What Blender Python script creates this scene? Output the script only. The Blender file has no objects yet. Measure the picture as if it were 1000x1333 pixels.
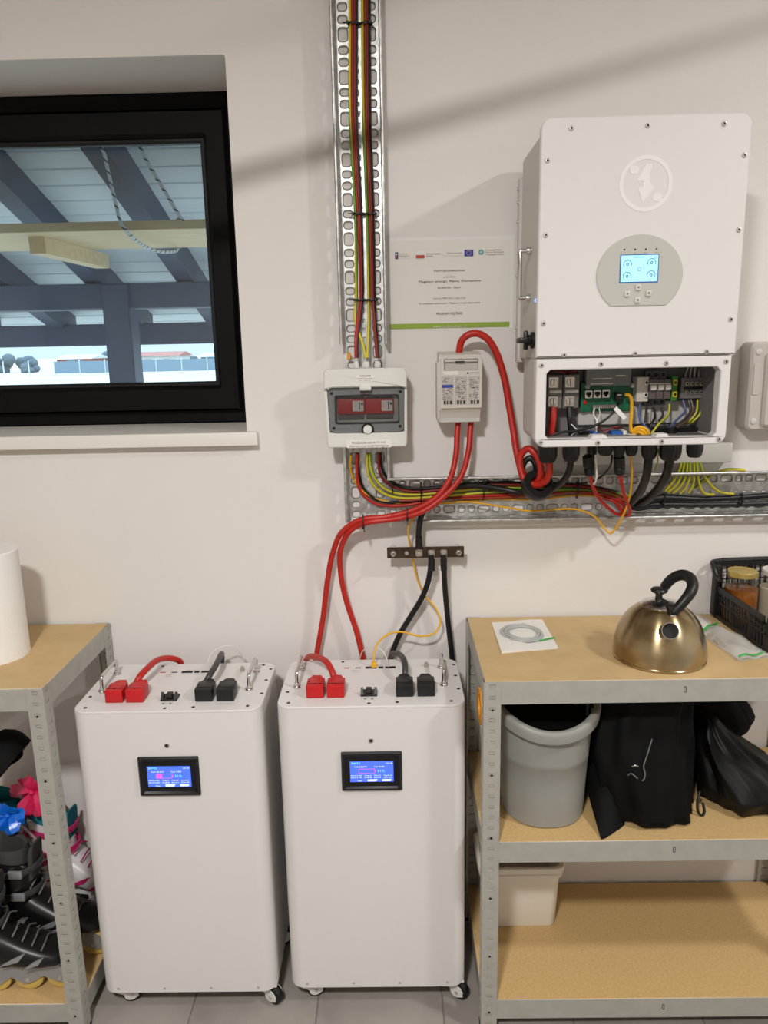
import bpy, bmesh, math, random
from mathutils import Vector, Matrix
from mathutils.geometry import tessellate_polygon

PI = math.pi
SC = bpy.context.scene
COL = SC.collection
random.seed(7)

# ---------------------------------------------------------------- camera
cam = bpy.data.cameras.new('camera')
cam_ob = bpy.data.objects.new('camera', cam)
COL.objects.link(cam_ob)
cam.sensor_fit = 'HORIZONTAL'
cam.sensor_width = 36.0
cam.lens = 36.0 * 985.0 / 1000.0
cam.clip_start = 0.02
cam.clip_end = 500
_r, _u, _f = (Vector(v) for v in ((0.9998,0.009,-0.02), (0.0177,0.2118,0.9772), (-0.013,0.9773,-0.2116)))
cam_ob.matrix_world = Matrix(((_r.x, _u.x, -_f.x, 0.0), (_r.y, _u.y, -_f.y, -1.93),
                              (_r.z, _u.z, -_f.z, 1.62), (0, 0, 0, 1)))
SC.camera = cam_ob

# ---------------------------------------------------------------- world, lights, exposure
SC.view_settings.view_transform = 'Standard'
SC.view_settings.look = 'None'
SC.view_settings.gamma = 1.0
SC.view_settings.use_curve_mapping = False
SC.view_settings.exposure = 0.0
wd = bpy.data.worlds.new('overcast_sky')
SC.world = wd
wd.use_nodes = True
_n = wd.node_tree.nodes
_bg = _n['Background']
_bg.inputs['Color'].default_value = (0.60, 0.80, 1.0, 1)
# overcast sky: three times brighter overhead than at the horizon (CIE overcast distribution)
_tc = _n.new('ShaderNodeTexCoord'); _sx = _n.new('ShaderNodeSeparateXYZ')
_up = _n.new('ShaderNodeMath'); _up.operation = 'MAXIMUM'; _up.inputs[1].default_value = 0.0
_ov = _n.new('ShaderNodeMath'); _ov.operation = 'MULTIPLY_ADD'; _ov.inputs[1].default_value = 3.3; _ov.inputs[2].default_value = 1.65
_l = wd.node_tree.links
_l.new(_tc.outputs['Generated'], _sx.inputs[0]); _l.new(_sx.outputs['Z'], _up.inputs[0])
_l.new(_up.outputs[0], _ov.inputs[0]); _l.new(_ov.outputs[0], _bg.inputs['Strength'])

def lamp(name, loc, power, size, color, shape='DISK', sy=None):
    l = bpy.data.lights.new(name, 'AREA')
    l.shape = shape
    l.size = size
    if sy: l.size_y = sy
    l.energy = power
    l.color = color
    o = bpy.data.objects.new(name, l)
    o.location = loc
    COL.objects.link(o)
    return o
lamp('ceiling_lamp', (-0.43, -2.40, 2.76), 76, 0.26, (1.0, 0.99, 0.98))
lamp('ceiling_lamp', (1.83, -1.43, 2.76), 34, 0.22, (1.0, 0.99, 0.98))

# ---------------------------------------------------------------- materials
def lin(c):
    c = c / 255.0
    return c / 12.92 if c <= 0.04045 else ((c + 0.055) / 1.055) ** 2.4
def rgb(c): return (lin(c[0]), lin(c[1]), lin(c[2]), 1.0)
MATS = {}
def mat(name, c, rough=0.5, metal=0.0, mott=None, bump=None, spec=0.5, emit=None, trans=0.0, alpha=1.0, ior=1.45, coat=0.0, stretch=None):
    """principled material with optional mottling (scale, second colour, detail) and fine bump (scale, strength)"""
    if name in MATS: return MATS[name]
    m = bpy.data.materials.new(name)
    m.use_nodes = True
    nt = m.node_tree
    b = nt.nodes['Principled BSDF']
    b.inputs['Base Color'].default_value = rgb(c)
    b.inputs['Roughness'].default_value = rough
    b.inputs['Metallic'].default_value = metal
    b.inputs['Specular IOR Level'].default_value = spec
    b.inputs['IOR'].default_value = ior
    b.inputs['Transmission Weight'].default_value = trans
    b.inputs['Alpha'].default_value = alpha
    b.inputs['Coat Weight'].default_value = coat
    if mott or bump:
        tc = nt.nodes.new('ShaderNodeTexCoord')
        src = tc.outputs['Object']
        if stretch:
            mp = nt.nodes.new('ShaderNodeMapping')
            mp.inputs['Scale'].default_value = stretch
            nt.links.new(src, mp.inputs['Vector'])
            src = mp.outputs['Vector']
    if mott:
        nz = nt.nodes.new('ShaderNodeTexNoise')
        nz.inputs['Scale'].default_value = mott[0]
        nz.inputs['Detail'].default_value = mott[2] if len(mott) > 2 else 4
        nt.links.new(src, nz.inputs['Vector'])
        rp = nt.nodes.new('ShaderNodeValToRGB')
        rp.color_ramp.elements[0].position = 0.35
        rp.color_ramp.elements[1].position = 0.65
        rp.color_ramp.elements[0].color = rgb(c)
        rp.color_ramp.elements[1].color = rgb(mott[1])
        nt.links.new(nz.outputs['Fac'], rp.inputs['Fac'])
        nt.links.new(rp.outputs['Color'], b.inputs['Base Color'])
    if bump:
        n2 = nt.nodes.new('ShaderNodeTexNoise')
        n2.inputs['Scale'].default_value = bump[0]
        n2.inputs['Detail'].default_value = 5
        nt.links.new(src, n2.inputs['Vector'])
        bp = nt.nodes.new('ShaderNodeBump')
        bp.inputs['Strength'].default_value = bump[1]
        bp.inputs['Distance'].default_value = 0.002
        nt.links.new(n2.outputs['Fac'], bp.inputs['Height'])
        nt.links.new(bp.outputs['Normal'], b.inputs['Normal'])
    if emit:
        b.inputs['Emission Color'].default_value = rgb(emit[0])
        b.inputs['Emission Strength'].default_value = emit[1]
    MATS[name] = m
    return m

def glassy(name, tint, gloss_mix=0.06, rough=0.02):
    """thin clear sheet: transparent tint plus a fixed share of mirror reflection"""
    m = bpy.data.materials.new(name)
    m.use_nodes = True
    nt = m.node_tree
    nt.nodes.remove(nt.nodes['Principled BSDF'])
    out = nt.nodes['Material Output']
    tr = nt.nodes.new('ShaderNodeBsdfTransparent')
    tr.inputs['Color'].default_value = rgb(tint)
    gl = nt.nodes.new('ShaderNodeBsdfGlossy')
    gl.inputs['Roughness'].default_value = rough
    mx = nt.nodes.new('ShaderNodeMixShader')
    mx.inputs['Fac'].default_value = gloss_mix
    nt.links.new(tr.outputs[0], mx.inputs[1])
    nt.links.new(gl.outputs[0], mx.inputs[2])
    nt.links.new(mx.outputs[0], out.inputs['Surface'])
    MATS[name] = m
    return m

mat('wall_paint', (226, 220, 215), 0.75, mott=(1.3, (222, 217, 211), 3), bump=(220, 0.12))
mat('ceiling_paint', (228, 224, 218), 0.8, bump=(200, 0.1))
mat('floor_tile', (160, 153, 145), 0.42, mott=(5, (140, 133, 126), 8), bump=(60, 0.06))
mat('grout', (124, 118, 110), 0.9, bump=(300, 0.3))
mat('black_frame', (7, 6, 6), 0.6, bump=(500, 0.06), spec=0.2)
mat('gasket', (8, 8, 8), 0.6, bump=(400, 0.05))
mat('sill_white', (222, 217, 209), 0.45, bump=(300, 0.03))
mat('white_powder', (220, 216, 213), 0.42, mott=(3, (218, 214, 211), 2), bump=(900, 0.05))
mat('white_side', (200, 195, 189), 0.5, bump=(900, 0.05))
mat('white_plastic', (215, 213, 206), 0.45, bump=(600, 0.04))
mat('grey_plastic', (196, 193, 186), 0.45, bump=(600, 0.04))
mat('beige_plastic', (206, 200, 190), 0.5, bump=(600, 0.04))
mat('box_grey', (186, 178, 170), 0.5, bump=(600, 0.05))
mat('panel_grey', (188, 187, 178), 0.4, bump=(800, 0.03))
mat('galvanised', (212, 211, 206), 0.38, 0.8, mott=(55, (176, 177, 175), 6), bump=(140, 0.05))
mat('rack_steel', (182, 180, 172), 0.5, 0.35, mott=(30, (175, 173, 165), 6), bump=(160, 0.05))
mat('chrome', (215, 213, 210), 0.18, 1.0, bump=(200, 0.02))
mat('screw_steel', (206, 202, 196), 0.4, 0.7, bump=(200, 0.05))
mat('dark_steel', (70, 66, 62), 0.4, 0.8, bump=(200, 0.05))
mat('mdf', (198, 169, 122), 0.6, mott=(18, (190, 160, 113), 8), bump=(260, 0.08))
mat('mdf_low', (202, 170, 118), 0.6, mott=(150, (192, 159, 106), 8), bump=(260, 0.12))
mat('mdf_edge', (70, 52, 34), 0.8, bump=(300, 0.2))
mat('black_plastic', (22, 21, 21), 0.4, bump=(500, 0.06))
mat('black_rubber', (16, 16, 16), 0.55, bump=(400, 0.1))
mat('cable_black', (20, 19, 19), 0.42, bump=(300, 0.05))
mat('cable_red', (184, 38, 26), 0.4, mott=(40, (176, 34, 24), 3), bump=(300, 0.04))
mat('cable_dark_red', (120, 26, 20), 0.42, bump=(300, 0.04))
mat('cable_orange_red', (150, 52, 24), 0.42, bump=(300, 0.04))
mat('cable_yellow', (226, 168, 34), 0.42, bump=(300, 0.04))
mat('cable_white', (222, 218, 210), 0.4, bump=(300, 0.04))
mat('cable_blue', (78, 96, 140), 0.42, bump=(300, 0.04))
mat('cable_brown', (96, 70, 58), 0.42, bump=(300, 0.04))
mat('cable_grey', (112, 108, 106), 0.42, bump=(300, 0.04))
mat('red_plastic', (190, 24, 26), 0.42, bump=(500, 0.05))
mat('pcb_green', (20, 108, 74), 0.4, mott=(90, (16, 92, 60), 4), bump=(300, 0.1))
mat('relay_blue', (36, 92, 170), 0.45, bump=(300, 0.05))
mat('terminal_grey', (112, 108, 104), 0.5, bump=(300, 0.05))
mat('breaker_grey', (92, 88, 88), 0.5, bump=(300, 0.05))
mat('compartment', (120, 116, 114), 0.55, bump=(300, 0.05))
mat('green_plastic', (60, 130, 50), 0.45, bump=(300, 0.05))
mat('paper_white', (226, 222, 214), 0.75, bump=(400, 0.05))
mat('tissue', (236, 232, 226), 0.9, bump=(160, 0.35))
mat('ink_dark', (52, 48, 46), 0.6, bump=(400, 0.02))
mat('ink_grey', (120, 114, 108), 0.6, bump=(400, 0.02))
mat('ink_pale', (206, 200, 192), 0.6, bump=(400, 0.02))
mat('logo_gloss', (233, 230, 226), 0.22, bump=(400, 0.02))
mat('flag_red', (184, 72, 58), 0.6, bump=(400, 0.02))
mat('flag_blue', (52, 62, 150), 0.6, bump=(400, 0.02))
mat('emblem_violet', (72, 62, 120), 0.6, bump=(400, 0.02))
mat('emblem_teal', (110, 160, 160), 0.6, bump=(400, 0.02))
mat('band_green', (150, 172, 60), 0.6, mott=(9, (132, 158, 62), 2))
mat('flag_gold', (226, 190, 60), 0.6, bump=(400, 0.02))
mat('bar_copper', (92, 76, 62), 0.34, 0.85, mott=(60, (76, 62, 52), 5), bump=(150, 0.08))
mat('tinned', (196, 190, 180), 0.3, 0.9, bump=(150, 0.1))
mat('bin_grey', (146, 145, 138), 0.42, bump=(400, 0.05))
mat('tub_white', (232, 226, 214), 0.42, bump=(300, 0.04))
mat('crate_black', (24, 22, 22), 0.45, bump=(300, 0.08))
mat('cloth_black', (7, 7, 8), 0.7, bump=(900, 0.3), spec=0.2)
mat('cloth_black_sheen', (9, 8, 9), 0.45, bump=(700, 0.2), spec=0.3)
mat('cord_grey', (104, 102, 98), 0.6, bump=(500, 0.3))
mat('honey', (176, 104, 40), 0.3, mott=(20, (150, 84, 30), 3), coat=0.6)
mat('lid_gold', (196, 172, 98), 0.35, 0.6, bump=(200, 0.05))
mat('lid_pale', (214, 210, 202), 0.4, 0.2, bump=(200, 0.05))
mat('cream_fill', (222, 210, 188), 0.6, bump=(100, 0.2))
mat('zip_green', (44, 170, 70), 0.4, bump=(300, 0.05))
mat('crumbs', (176, 138, 84), 0.9, mott=(90, (120, 84, 44), 5), bump=(200, 0.4))
mat('tubing_grey', (176, 178, 174), 0.3, bump=(200, 0.05))
mat('orange_plastic', (222, 148, 34), 0.45, bump=(300, 0.05))
mat('skate_black', (16, 16, 17), 0.34, bump=(400, 0.08))
mat('skate_liner', (62, 60, 58), 0.85, bump=(600, 0.3))
mat('skate_silver', (168, 168, 168), 0.35, 0.5, bump=(300, 0.05))
mat('skate_white', (224, 220, 220), 0.35, bump=(400, 0.05))
mat('skate_pink', (196, 44, 108), 0.4, bump=(400, 0.05))
mat('skate_teal', (20, 112, 126), 0.8, bump=(500, 0.3))
mat('wheel_yellow', (206, 178, 96), 0.35, bump=(300, 0.04))
mat('pink_foil', (224, 36, 92), 0.25, bump=(60, 0.5), coat=0.3)
mat('blue_foil', (20, 110, 220), 0.25, bump=(60, 0.5), coat=0.3)
mat('porch_steel', (74, 86, 108), 0.5, mott=(8, (68, 80, 102), 3), bump=(200, 0.06))
mat('roof_white', (232, 240, 245), 0.5, bump=(100, 0.03))
mat('pale_timber', (222, 200, 164), 0.6, mott=(7, (210, 186, 146), 8), bump=(90, 0.12), stretch=(1, 8, 8))
mat('field_grass', (208, 200, 188), 0.95, mott=(0.12, (190, 181, 166), 8), bump=(3, 0.4))
mat('hazy_hedge', (104, 116, 122), 0.95, mott=(0.8, (88, 100, 106), 6), bump=(2, 0.6))  # far foliage, bluish distance haze mixed into the colour
mat('far_white', (206, 208, 206), 0.7, bump=(2, 0.05))
mat('far_red', (170, 110, 98), 0.7, bump=(2, 0.05))
mat('far_blue', (124, 146, 160), 0.6, bump=(2, 0.05))
mat('screen_blue', (40, 70, 190), 0.25, emit=((84, 118, 234), 0.95))
mat('screen_text', (230, 238, 255), 0.3, emit=((206, 226, 255), 0.9))
mat('screen_cyan', (120, 230, 250), 0.3, emit=((110, 214, 246), 0.9))
mat('screen_magenta', (220, 80, 220), 0.3, emit=((220, 96, 226), 0.9))
mat('lcd_blue', (150, 208, 240), 0.25, emit=((160, 216, 246), 0.78))
mat('lcd_ink', (70, 104, 130), 0.4, emit=((84, 124, 150), 0.4))
mat('glint_blue', (120, 150, 255), 0.3, emit=((120, 150, 255), 2.0))
glassy('window_glass', (249, 251, 251), 0.035)
glassy('smoked_lid', (226, 226, 226), 0.03, 0.05)
glassy('clear_film', (246, 247, 247), 0.16, 0.16)
mat('bag_film', (228, 231, 228), 0.14, alpha=0.36, bump=(50, 0.4))
glassy('clear_cover', (196, 200, 198), 0.10, 0.08)
glassy('jar_glass', (236, 236, 232), 0.09, 0.03)

# two-colour earth wire: yellow with green stripes that spiral along the tube
def earth_mat():
    m = mat('cable_earth', (200, 196, 40), 0.42)
    nt = m.node_tree
    b = nt.nodes['Principled BSDF']
    uv = nt.nodes.new('ShaderNodeUVMap')
    sp = nt.nodes.new('ShaderNodeSeparateXYZ')
    nt.links.new(uv.outputs['UV'], sp.inputs[0])
    mu = nt.nodes.new('ShaderNodeMath'); mu.operation = 'MULTIPLY_ADD'
    mu.inputs[1].default_value = 1.5; 
    nt.links.new(sp.outputs['Y'], mu.inputs[0]); nt.links.new(sp.outputs['X'], mu.inputs[2])
    fr = nt.nodes.new('ShaderNodeMath'); fr.operation = 'FRACT'
    nt.links.new(mu.outputs[0], fr.inputs[0])
    rp = nt.nodes.new('ShaderNodeValToRGB')
    rp.color_ramp.interpolation = 'CONSTANT'
    rp.color_ramp.elements[0].color = rgb((204, 190, 44))
    rp.color_ramp.elements[1].color = rgb((104, 150, 44))
    rp.color_ramp.elements[1].position = 0.52
    nt.links.new(fr.outputs[0], rp.inputs['Fac'])
    nt.links.new(rp.outputs['Color'], b.inputs['Base Color'])
earth_mat()
def rope_mat():
    m = mat('swing_rope', (206, 210, 212), 0.8)
    nt = m.node_tree
    b = nt.nodes['Principled BSDF']
    uv = nt.nodes.new('ShaderNodeUVMap')
    sp = nt.nodes.new('ShaderNodeSeparateXYZ')
    nt.links.new(uv.outputs['UV'], sp.inputs[0])
    mu = nt.nodes.new('ShaderNodeMath'); mu.operation = 'MULTIPLY_ADD'
    mu.inputs[1].default_value = 26.0
    nt.links.new(sp.outputs['Y'], mu.inputs[0]); nt.links.new(sp.outputs['X'], mu.inputs[2])
    fr = nt.nodes.new('ShaderNodeMath'); fr.operation = 'FRACT'
    nt.links.new(mu.outputs[0], fr.inputs[0])
    rp = nt.nodes.new('ShaderNodeValToRGB')
    rp.color_ramp.interpolation = 'CONSTANT'
    rp.color_ramp.elements[0].color = rgb((200, 206, 210))
    rp.color_ramp.elements[1].color = rgb((46, 52, 66))
    rp.color_ramp.elements[1].position = 0.8
    nt.links.new(fr.outputs[0], rp.inputs['Fac'])
    nt.links.new(rp.outputs['Color'], b.inputs['Base Color'])
rope_mat()
def steel_kettle():
    m = mat('kettle_steel', (176, 148, 104), 0.27, 1.0)
    nt = m.node_tree
    b = nt.nodes['Principled BSDF']
    tc = nt.nodes.new('ShaderNodeTexCoord')
    nz = nt.nodes.new('ShaderNodeTexNoise')
    nz.inputs['Scale'].default_value = 9
    nz.inputs['Detail'].default_value = 5
    nt.links.new(tc.outputs['Object'], nz.inputs['Vector'])
    rp = nt.nodes.new('ShaderNodeValToRGB')
    e = rp.color_ramp.elements
    e[0].position = 0.3; e[0].color = rgb((122, 98, 62))
    e[1].position = 0.72; e[1].color = rgb((196, 184, 160))
    k = e.new(0.5); k.color = rgb((178, 160, 124))
    nt.links.new(nz.outputs['Fac'], rp.inputs['Fac'])
    nt.links.new(rp.outputs['Color'], b.inputs['Base Color'])
    b.inputs['Anisotropic'].default_value = 0.8
    b.inputs['Anisotropic Rotation'].default_value = 0.25
    tg = nt.nodes.new('ShaderNodeTangent')
    tg.direction_type = 'RADIAL'; tg.axis = 'Z'
    nt.links.new(tg.outputs[0], b.inputs['Tangent'])
steel_kettle()

# ---------------------------------------------------------------- mesh helpers
ORG = {}
def V(*a): return Vector(a)
def frame_from(d):
    d = d.normalized()
    a = Vector((0, 0, 1)) if abs(d.z) < 0.9 else Vector((1, 0, 0))
    u = d.cross(a).normalized()
    return u, d.cross(u).normalized()
def spline(pts, sub):
    P_ = [Vector(p) for p in pts]
    out = []
    n = len(P_)
    for i in range(n - 1):
        p0 = P_[max(i - 1, 0)]; p1 = P_[i]; p2 = P_[i + 1]; p3 = P_[min(i + 2, n - 1)]
        t0 = 0.0
        t1 = t0 + max((p1 - p0).length, 1e-6) ** 0.5
        t2 = t1 + max((p2 - p1).length, 1e-6) ** 0.5
        t3 = t2 + max((p3 - p2).length, 1e-6) ** 0.5
        if i == 0: t0 = t1 - (t2 - t1); p0 = p1 - (p2 - p1)
        if i == n - 2: t3 = t2 + (t2 - t1); p3 = p2 + (p2 - p1)
        for k in range(sub):
            t = t1 + (t2 - t1) * k / sub
            a1 = p0 * ((t1 - t) / (t1 - t0)) + p1 * ((t - t0) / (t1 - t0))
            a2 = p1 * ((t2 - t) / (t2 - t1)) + p2 * ((t - t1) / (t2 - t1))
            a3 = p2 * ((t3 - t) / (t3 - t2)) + p3 * ((t - t2) / (t3 - t2))
            b1 = a1 * ((t2 - t) / (t2 - t0)) + a2 * ((t - t0) / (t2 - t0))
            b2 = a2 * ((t3 - t) / (t3 - t1)) + a3 * ((t - t1) / (t3 - t1))
            out.append(b1 * ((t2 - t) / (t2 - t1)) + b2 * ((t - t1) / (t2 - t1)))
    out.append(P_[-1].copy())
    return out

def rrect(x0, x1, z0, z1, r, seg=5):
    """rounded rectangle outline, counter-clockwise; r may be one radius or four (bl, br, tr, tl)"""
    if not isinstance(r, (tuple, list)): r = (r,) * 4
    pts = []
    for (cx, cz, a0, rr) in ((x0 + r[0], z0 + r[0], PI, r[0]), (x1 - r[1], z0 + r[1], 1.5 * PI, r[1]),
                             (x1 - r[2], z1 - r[2], 0, r[2]), (x0 + r[3], z1 - r[3], 0.5 * PI, r[3])):
        if rr < 1e-5:
            pts.append((cx, cz)); continue
        for k in range(seg + 1):
            a = a0 + 0.5 * PI * k / seg
            pts.append((cx + rr * math.cos(a), cz + rr * math.sin(a)))
    return pts
def circle(cx, cz, r, n=32, a0=0.0): return [(cx + r * math.cos(a0 + 2 * PI * k / n), cz + r * math.sin(a0 + 2 * PI * k / n)) for k in range(n)]

XZ = lambda u, v, w: (u, w, v)          # outline in X,Z; depth along Y
XY = lambda u, v, w: (u, v, w)          # outline in X,Y; height along Z
YZ = lambda u, v, w: (w, u, v)          # outline in Y,Z; along X

class MB:
    def __init__(s, M=None):
        s.v = []; s.f = []; s.uv = {}; s.M = M
    def add(s, vs, fs, uvs=None):
        o = len(s.v)
        for p in vs:
            p = Vector(p)
            s.v.append(s.M @ p if s.M else p)
        for i, f in enumerate(fs):
            if uvs: s.uv[len(s.f)] = uvs[i]
            s.f.append(tuple(o + k for k in f))
        return s
    def box(s, x0, x1, y0, y1, z0, z1, bev=0.0, seg=2):
        x0, x1 = min(x0, x1), max(x0, x1); y0, y1 = min(y0, y1), max(y0, y1); z0, z1 = min(z0, z1), max(z0, z1)
        vs = [(x, y, z) for x in (x0, x1) for y in (y0, y1) for z in (z0, z1)]
        fs = [(0, 1, 3, 2), (4, 6, 7, 5), (0, 4, 5, 1), (2, 3, 7, 6), (0, 2, 6, 4), (1, 5, 7, 3)]
        bev = min(bev, 0.49 * min(x1 - x0, y1 - y0, z1 - z0))
        if bev <= 0: return s.add(vs, fs)
        bm = bmesh.new()
        bv = [bm.verts.new(v) for v in vs]
        for f in fs: bm.faces.new([bv[k] for k in f])
        bmesh.ops.bevel(bm, geom=bm.edges[:], offset=bev, segments=seg, profile=0.5, affect='EDGES')
        bm.verts.index_update()
        s.add([v.co for v in bm.verts], [[v.index for v in f.verts] for f in bm.faces])
        bm.free()
        return s
    def cyl(s, p0, p1, r0, r1=None, n=20, cap=True):
        p0 = Vector(p0); p1 = Vector(p1); r1 = r0 if r1 is None else r1
        u, w = frame_from(p1 - p0)
        vs = []
        for (p, r) in ((p0, r0), (p1, r1)):
            for k in range(n):
                a = 2 * PI * k / n
                vs.append(p + (u * math.cos(a) + w * math.sin(a)) * r)
        fs = [(k, (k + 1) % n, n + (k + 1) % n, n + k) for k in range(n)]
        if cap: fs += [tuple(range(n - 1, -1, -1)), tuple(range(n, 2 * n))]
        return s.add(vs, fs)
    def tube(s, pts, r, n=10, sub=6, closed=False, smooth=True, flat=1.0):
        P_ = spline(pts, sub) if smooth else [Vector(p) for p in pts]
        if closed:
            P_ = spline([pts[-1]] + list(pts) + [pts[0], pts[1]], sub)[sub:-sub - 1] if smooth else P_
        m = len(P_)
        vs = []; fs = []; uvs = []
        acc = 0.0; ln = [0.0]
        for i in range(1, m):
            acc += (P_[i] - P_[i - 1]).length; ln.append(acc)
        t = (P_[1] - P_[0]).normalized()
        u, _ = frame_from(t)
        for i in range(m):
            if closed: t2 = (P_[(i + 1) % m] - P_[i - 1])
            else: t2 = P_[min(i + 1, m - 1)] - P_[max(i - 1, 0)]
            if t2.length < 1e-9: t2 = t
            t2 = t2.normalized()
            u = (u - t2 * u.dot(t2))
            if u.length < 1e-6: u, _ = frame_from(t2)
            u = u.normalized(); w = t2.cross(u); t = t2
            rr = r(ln[i] / max(acc, 1e-9)) if callable(r) else r
            for k in range(n):
                a = 2 * PI * k / n
                vs.append(P_[i] + u * (math.cos(a) * rr) + w * (math.sin(a) * rr * flat))
        for i in range(m if closed else m - 1):
            j = (i + 1) % m
            l0 = ln[i]; l1 = ln[j] if j else acc
            for k in range(n):
                k2 = (k + 1) % n
                fs.append((i * n + k, i * n + k2, j * n + k2, j * n + k))
                uvs.append(((k / n, l0), ((k + 1) / n, l0), ((k + 1) / n, l1), (k / n, l1)))
        if not closed:
            fs.append(tuple(range(n - 1, -1, -1))); uvs.append(((0, 0),) * n)
            fs.append(tuple((m - 1) * n + k for k in range(n))); uvs.append(((0, 0),) * n)
        return s.add(vs, fs, uvs)
    def lathe(s, prof, c=(0, 0, 0), ax=(0, 0, 1), n=32, caps=True):
        ax = Vector(ax).normalized(); c = Vector(c)
        u, w = frame_from(ax)
        vs = []; fs = []
        m = len(prof)
        for (r, h) in prof:
            for k in range(n):
                a = 2 * PI * k / n
                vs.append(c + ax * h + (u * math.cos(a) + w * math.sin(a)) * r)
        for i in range(m - 1):
            for k in range(n):
                fs.append((i * n + k, i * n + (k + 1) % n, (i + 1) * n + (k + 1) % n, (i + 1) * n + k))
        if caps:
            fs.append(tuple(range(n - 1, -1, -1))); fs.append(tuple((m - 1) * n + k for k in range(n)))
        return s.add(vs, fs)
    def prism(s, outline, w0, w1, mp=XZ, holes=(), bev=0.0):
        """extrude an outline (with holes) between w0 and w1 along the axis of mp; bev chamfers the w1... face"""
        loops = [list(outline)] + [list(h) for h in holes]
        flat = [p for l in loops for p in l]
        tri = tessellate_polygon([[Vector((p[0], p[1], 0)) for p in l] for l in loops])
        n = len(flat)
        if bev:
            def shrink(l, d, sgn):
                out = []
                m = len(l)
                for i in range(m):
                    a = Vector(l[i - 1]); b = Vector(l[i]); c = Vector(l[(i + 1) % m])
                    e1 = (b - a).normalized(); e2 = (c - b).normalized()
                    nn = Vector((-(e1.y + e2.y), e1.x + e2.x))
                    if nn.length < 1e-9: nn = Vector((-e1.y, e1.x))
                    nn.normalize()
                    out.append(tuple(b + nn * d * sgn))
                return out
            area = sum(loops[0][i - 1][0] * loops[0][i][1] - loops[0][i][0] * loops[0][i - 1][1] for i in range(len(loops[0])))
            top = []
            for li, l in enumerate(loops):
                ar = sum(l[i - 1][0] * l[i][1] - l[i][0] * l[i - 1][1] for i in range(len(l)))
                sg = (1 if ar > 0 else -1) * (1 if li == 0 else -1)
                top += shrink(l, bev, sg)
            d = bev if w1 > w0 else -bev
            rings = [(flat, w0), (flat, w1 - d), (top, w1)]
        else:
            rings = [(flat, w0), (flat, w1)]
        vs = []; fs = []
        for (pts, w) in rings:
            vs += [mp(p[0], p[1], w) for p in pts]
        last = (len(rings) - 1) * n
        for t in tri:
            fs.append((t[0], t[1], t[2])); fs.append((last + t[2], last + t[1], last + t[0]))
        o = 0
        for l in loops:
            m = len(l)
            for i in range(m):
                a = o + i; b = o + (i + 1) % m
                for q in range(len(rings) - 1):
                    fs.append((q * n + a, q * n + b, (q + 1) * n + b, (q + 1) * n + a))
            o += m
        return s.add(vs, fs)
    def ball(s, c, r, sc=(1, 1, 1), n=16, m=10):
        vs = [(c[0], c[1], c[2] - r * sc[2])]; fs = []
        for i in range(1, m):
            t = PI * i / m
            for k in range(n):
                a = 2 * PI * k / n
                vs.append((c[0] + r * sc[0] * math.sin(t) * math.cos(a), c[1] + r * sc[1] * math.sin(t) * math.sin(a), c[2] - r * sc[2] * math.cos(t)))
        vs.append((c[0], c[1], c[2] + r * sc[2]))
        for k in range(n): fs.append((0, 1 + (k + 1) % n, 1 + k))
        for i in range(m - 2):
            for k in range(n):
                a = 1 + i * n
                fs.append((a + k, a + (k + 1) % n, a + n + (k + 1) % n, a + n + k))
        b = 1 + (m - 2) * n
        for k in range(n): fs.append((b + k, b + (k + 1) % n, len(vs) - 1))
        return s.add(vs, fs)
    def perf(s, u0, u1, v0, v1, hole, mp, lips=((0.0, -0.001),)):
        """one flat cell u0..u1 x v0..v1 with a rounded slot hole (u0,u1,v0,v1,r); lips = successive (grow, w) rings"""
        k = 3
        def loop(g):
            return rrect(hole[0] - g, hole[1] + g, hole[2] - g, hole[3] + g, max(hole[4] + g, 0.0005), k)
        rings = [loop(lips[0][0])] + [loop(g) for g, w in lips[1:]]
        ws = [0.0] + [w for g, w in lips[1:]]
        if len(lips) == 1: rings = [loop(0.0), loop(0.0)]; ws = [0.0, lips[0][1]]
        n = 4 * (k + 1)
        vs = [mp(u0, v0, 0), mp(u1, v0, 0), mp(u1, v1, 0), mp(u0, v1, 0)]
        for l, w in zip(rings, ws): vs += [mp(p[0], p[1], w) for p in l]
        fs = []
        for c in range(4):
            b = 4 + c * (k + 1)
            for i in range(k): fs.append((c, b + i + 1, b + i))
            nb = 4 + ((c + 1) % 4) * (k + 1)
            fs.append((c, (c + 1) % 4, nb, b + k))
        for q in range(len(rings) - 1):
            for i in range(n):
                a = 4 + q * n + i; b2 = 4 + q * n + (i + 1) % n
                fs.append((a, b2, b2 + n, a + n))
        return s.add(vs, fs)
    def loft(s, rings, cap=True, closed=True):
        n = len(rings[0]); vs = [p for r in rings for p in r]; fs = []
        for i in range(len(rings) - 1):
            for k in range(n if closed else n - 1):
                fs.append((i * n + k, i * n + (k + 1) % n, (i + 1) * n + (k + 1) % n, (i + 1) * n + k))
        if cap and closed:
            fs.append(tuple(range(n - 1, -1, -1))); fs.append(tuple((len(rings) - 1) * n + k for k in range(n)))
        return s.add(vs, fs)
    def build(s, name, m, parent=None, label=None, cat=None, group=None, kind=None, base=None, subdiv=0, ang=38, fix=True):
        if parent is not None: org = ORG.get(parent.name, Vector((0, 0, 0)))
        elif base is not None: org = Vector(base)
        else:
            c = sum(s.v, Vector()) / len(s.v)
            org = Vector((c.x, c.y, min(p.z for p in s.v)))
        me = bpy.data.meshes.new(name)
        me.from_pydata([p - org for p in s.v], [], s.f)
        if s.uv:
            ul = me.uv_layers.new(name='UVMap')
            for pi, poly in enumerate(me.polygons):
                q = s.uv.get(pi)
                if q:
                    for li, t in zip(poly.loop_indices, q): ul.data[li].uv = t
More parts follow.
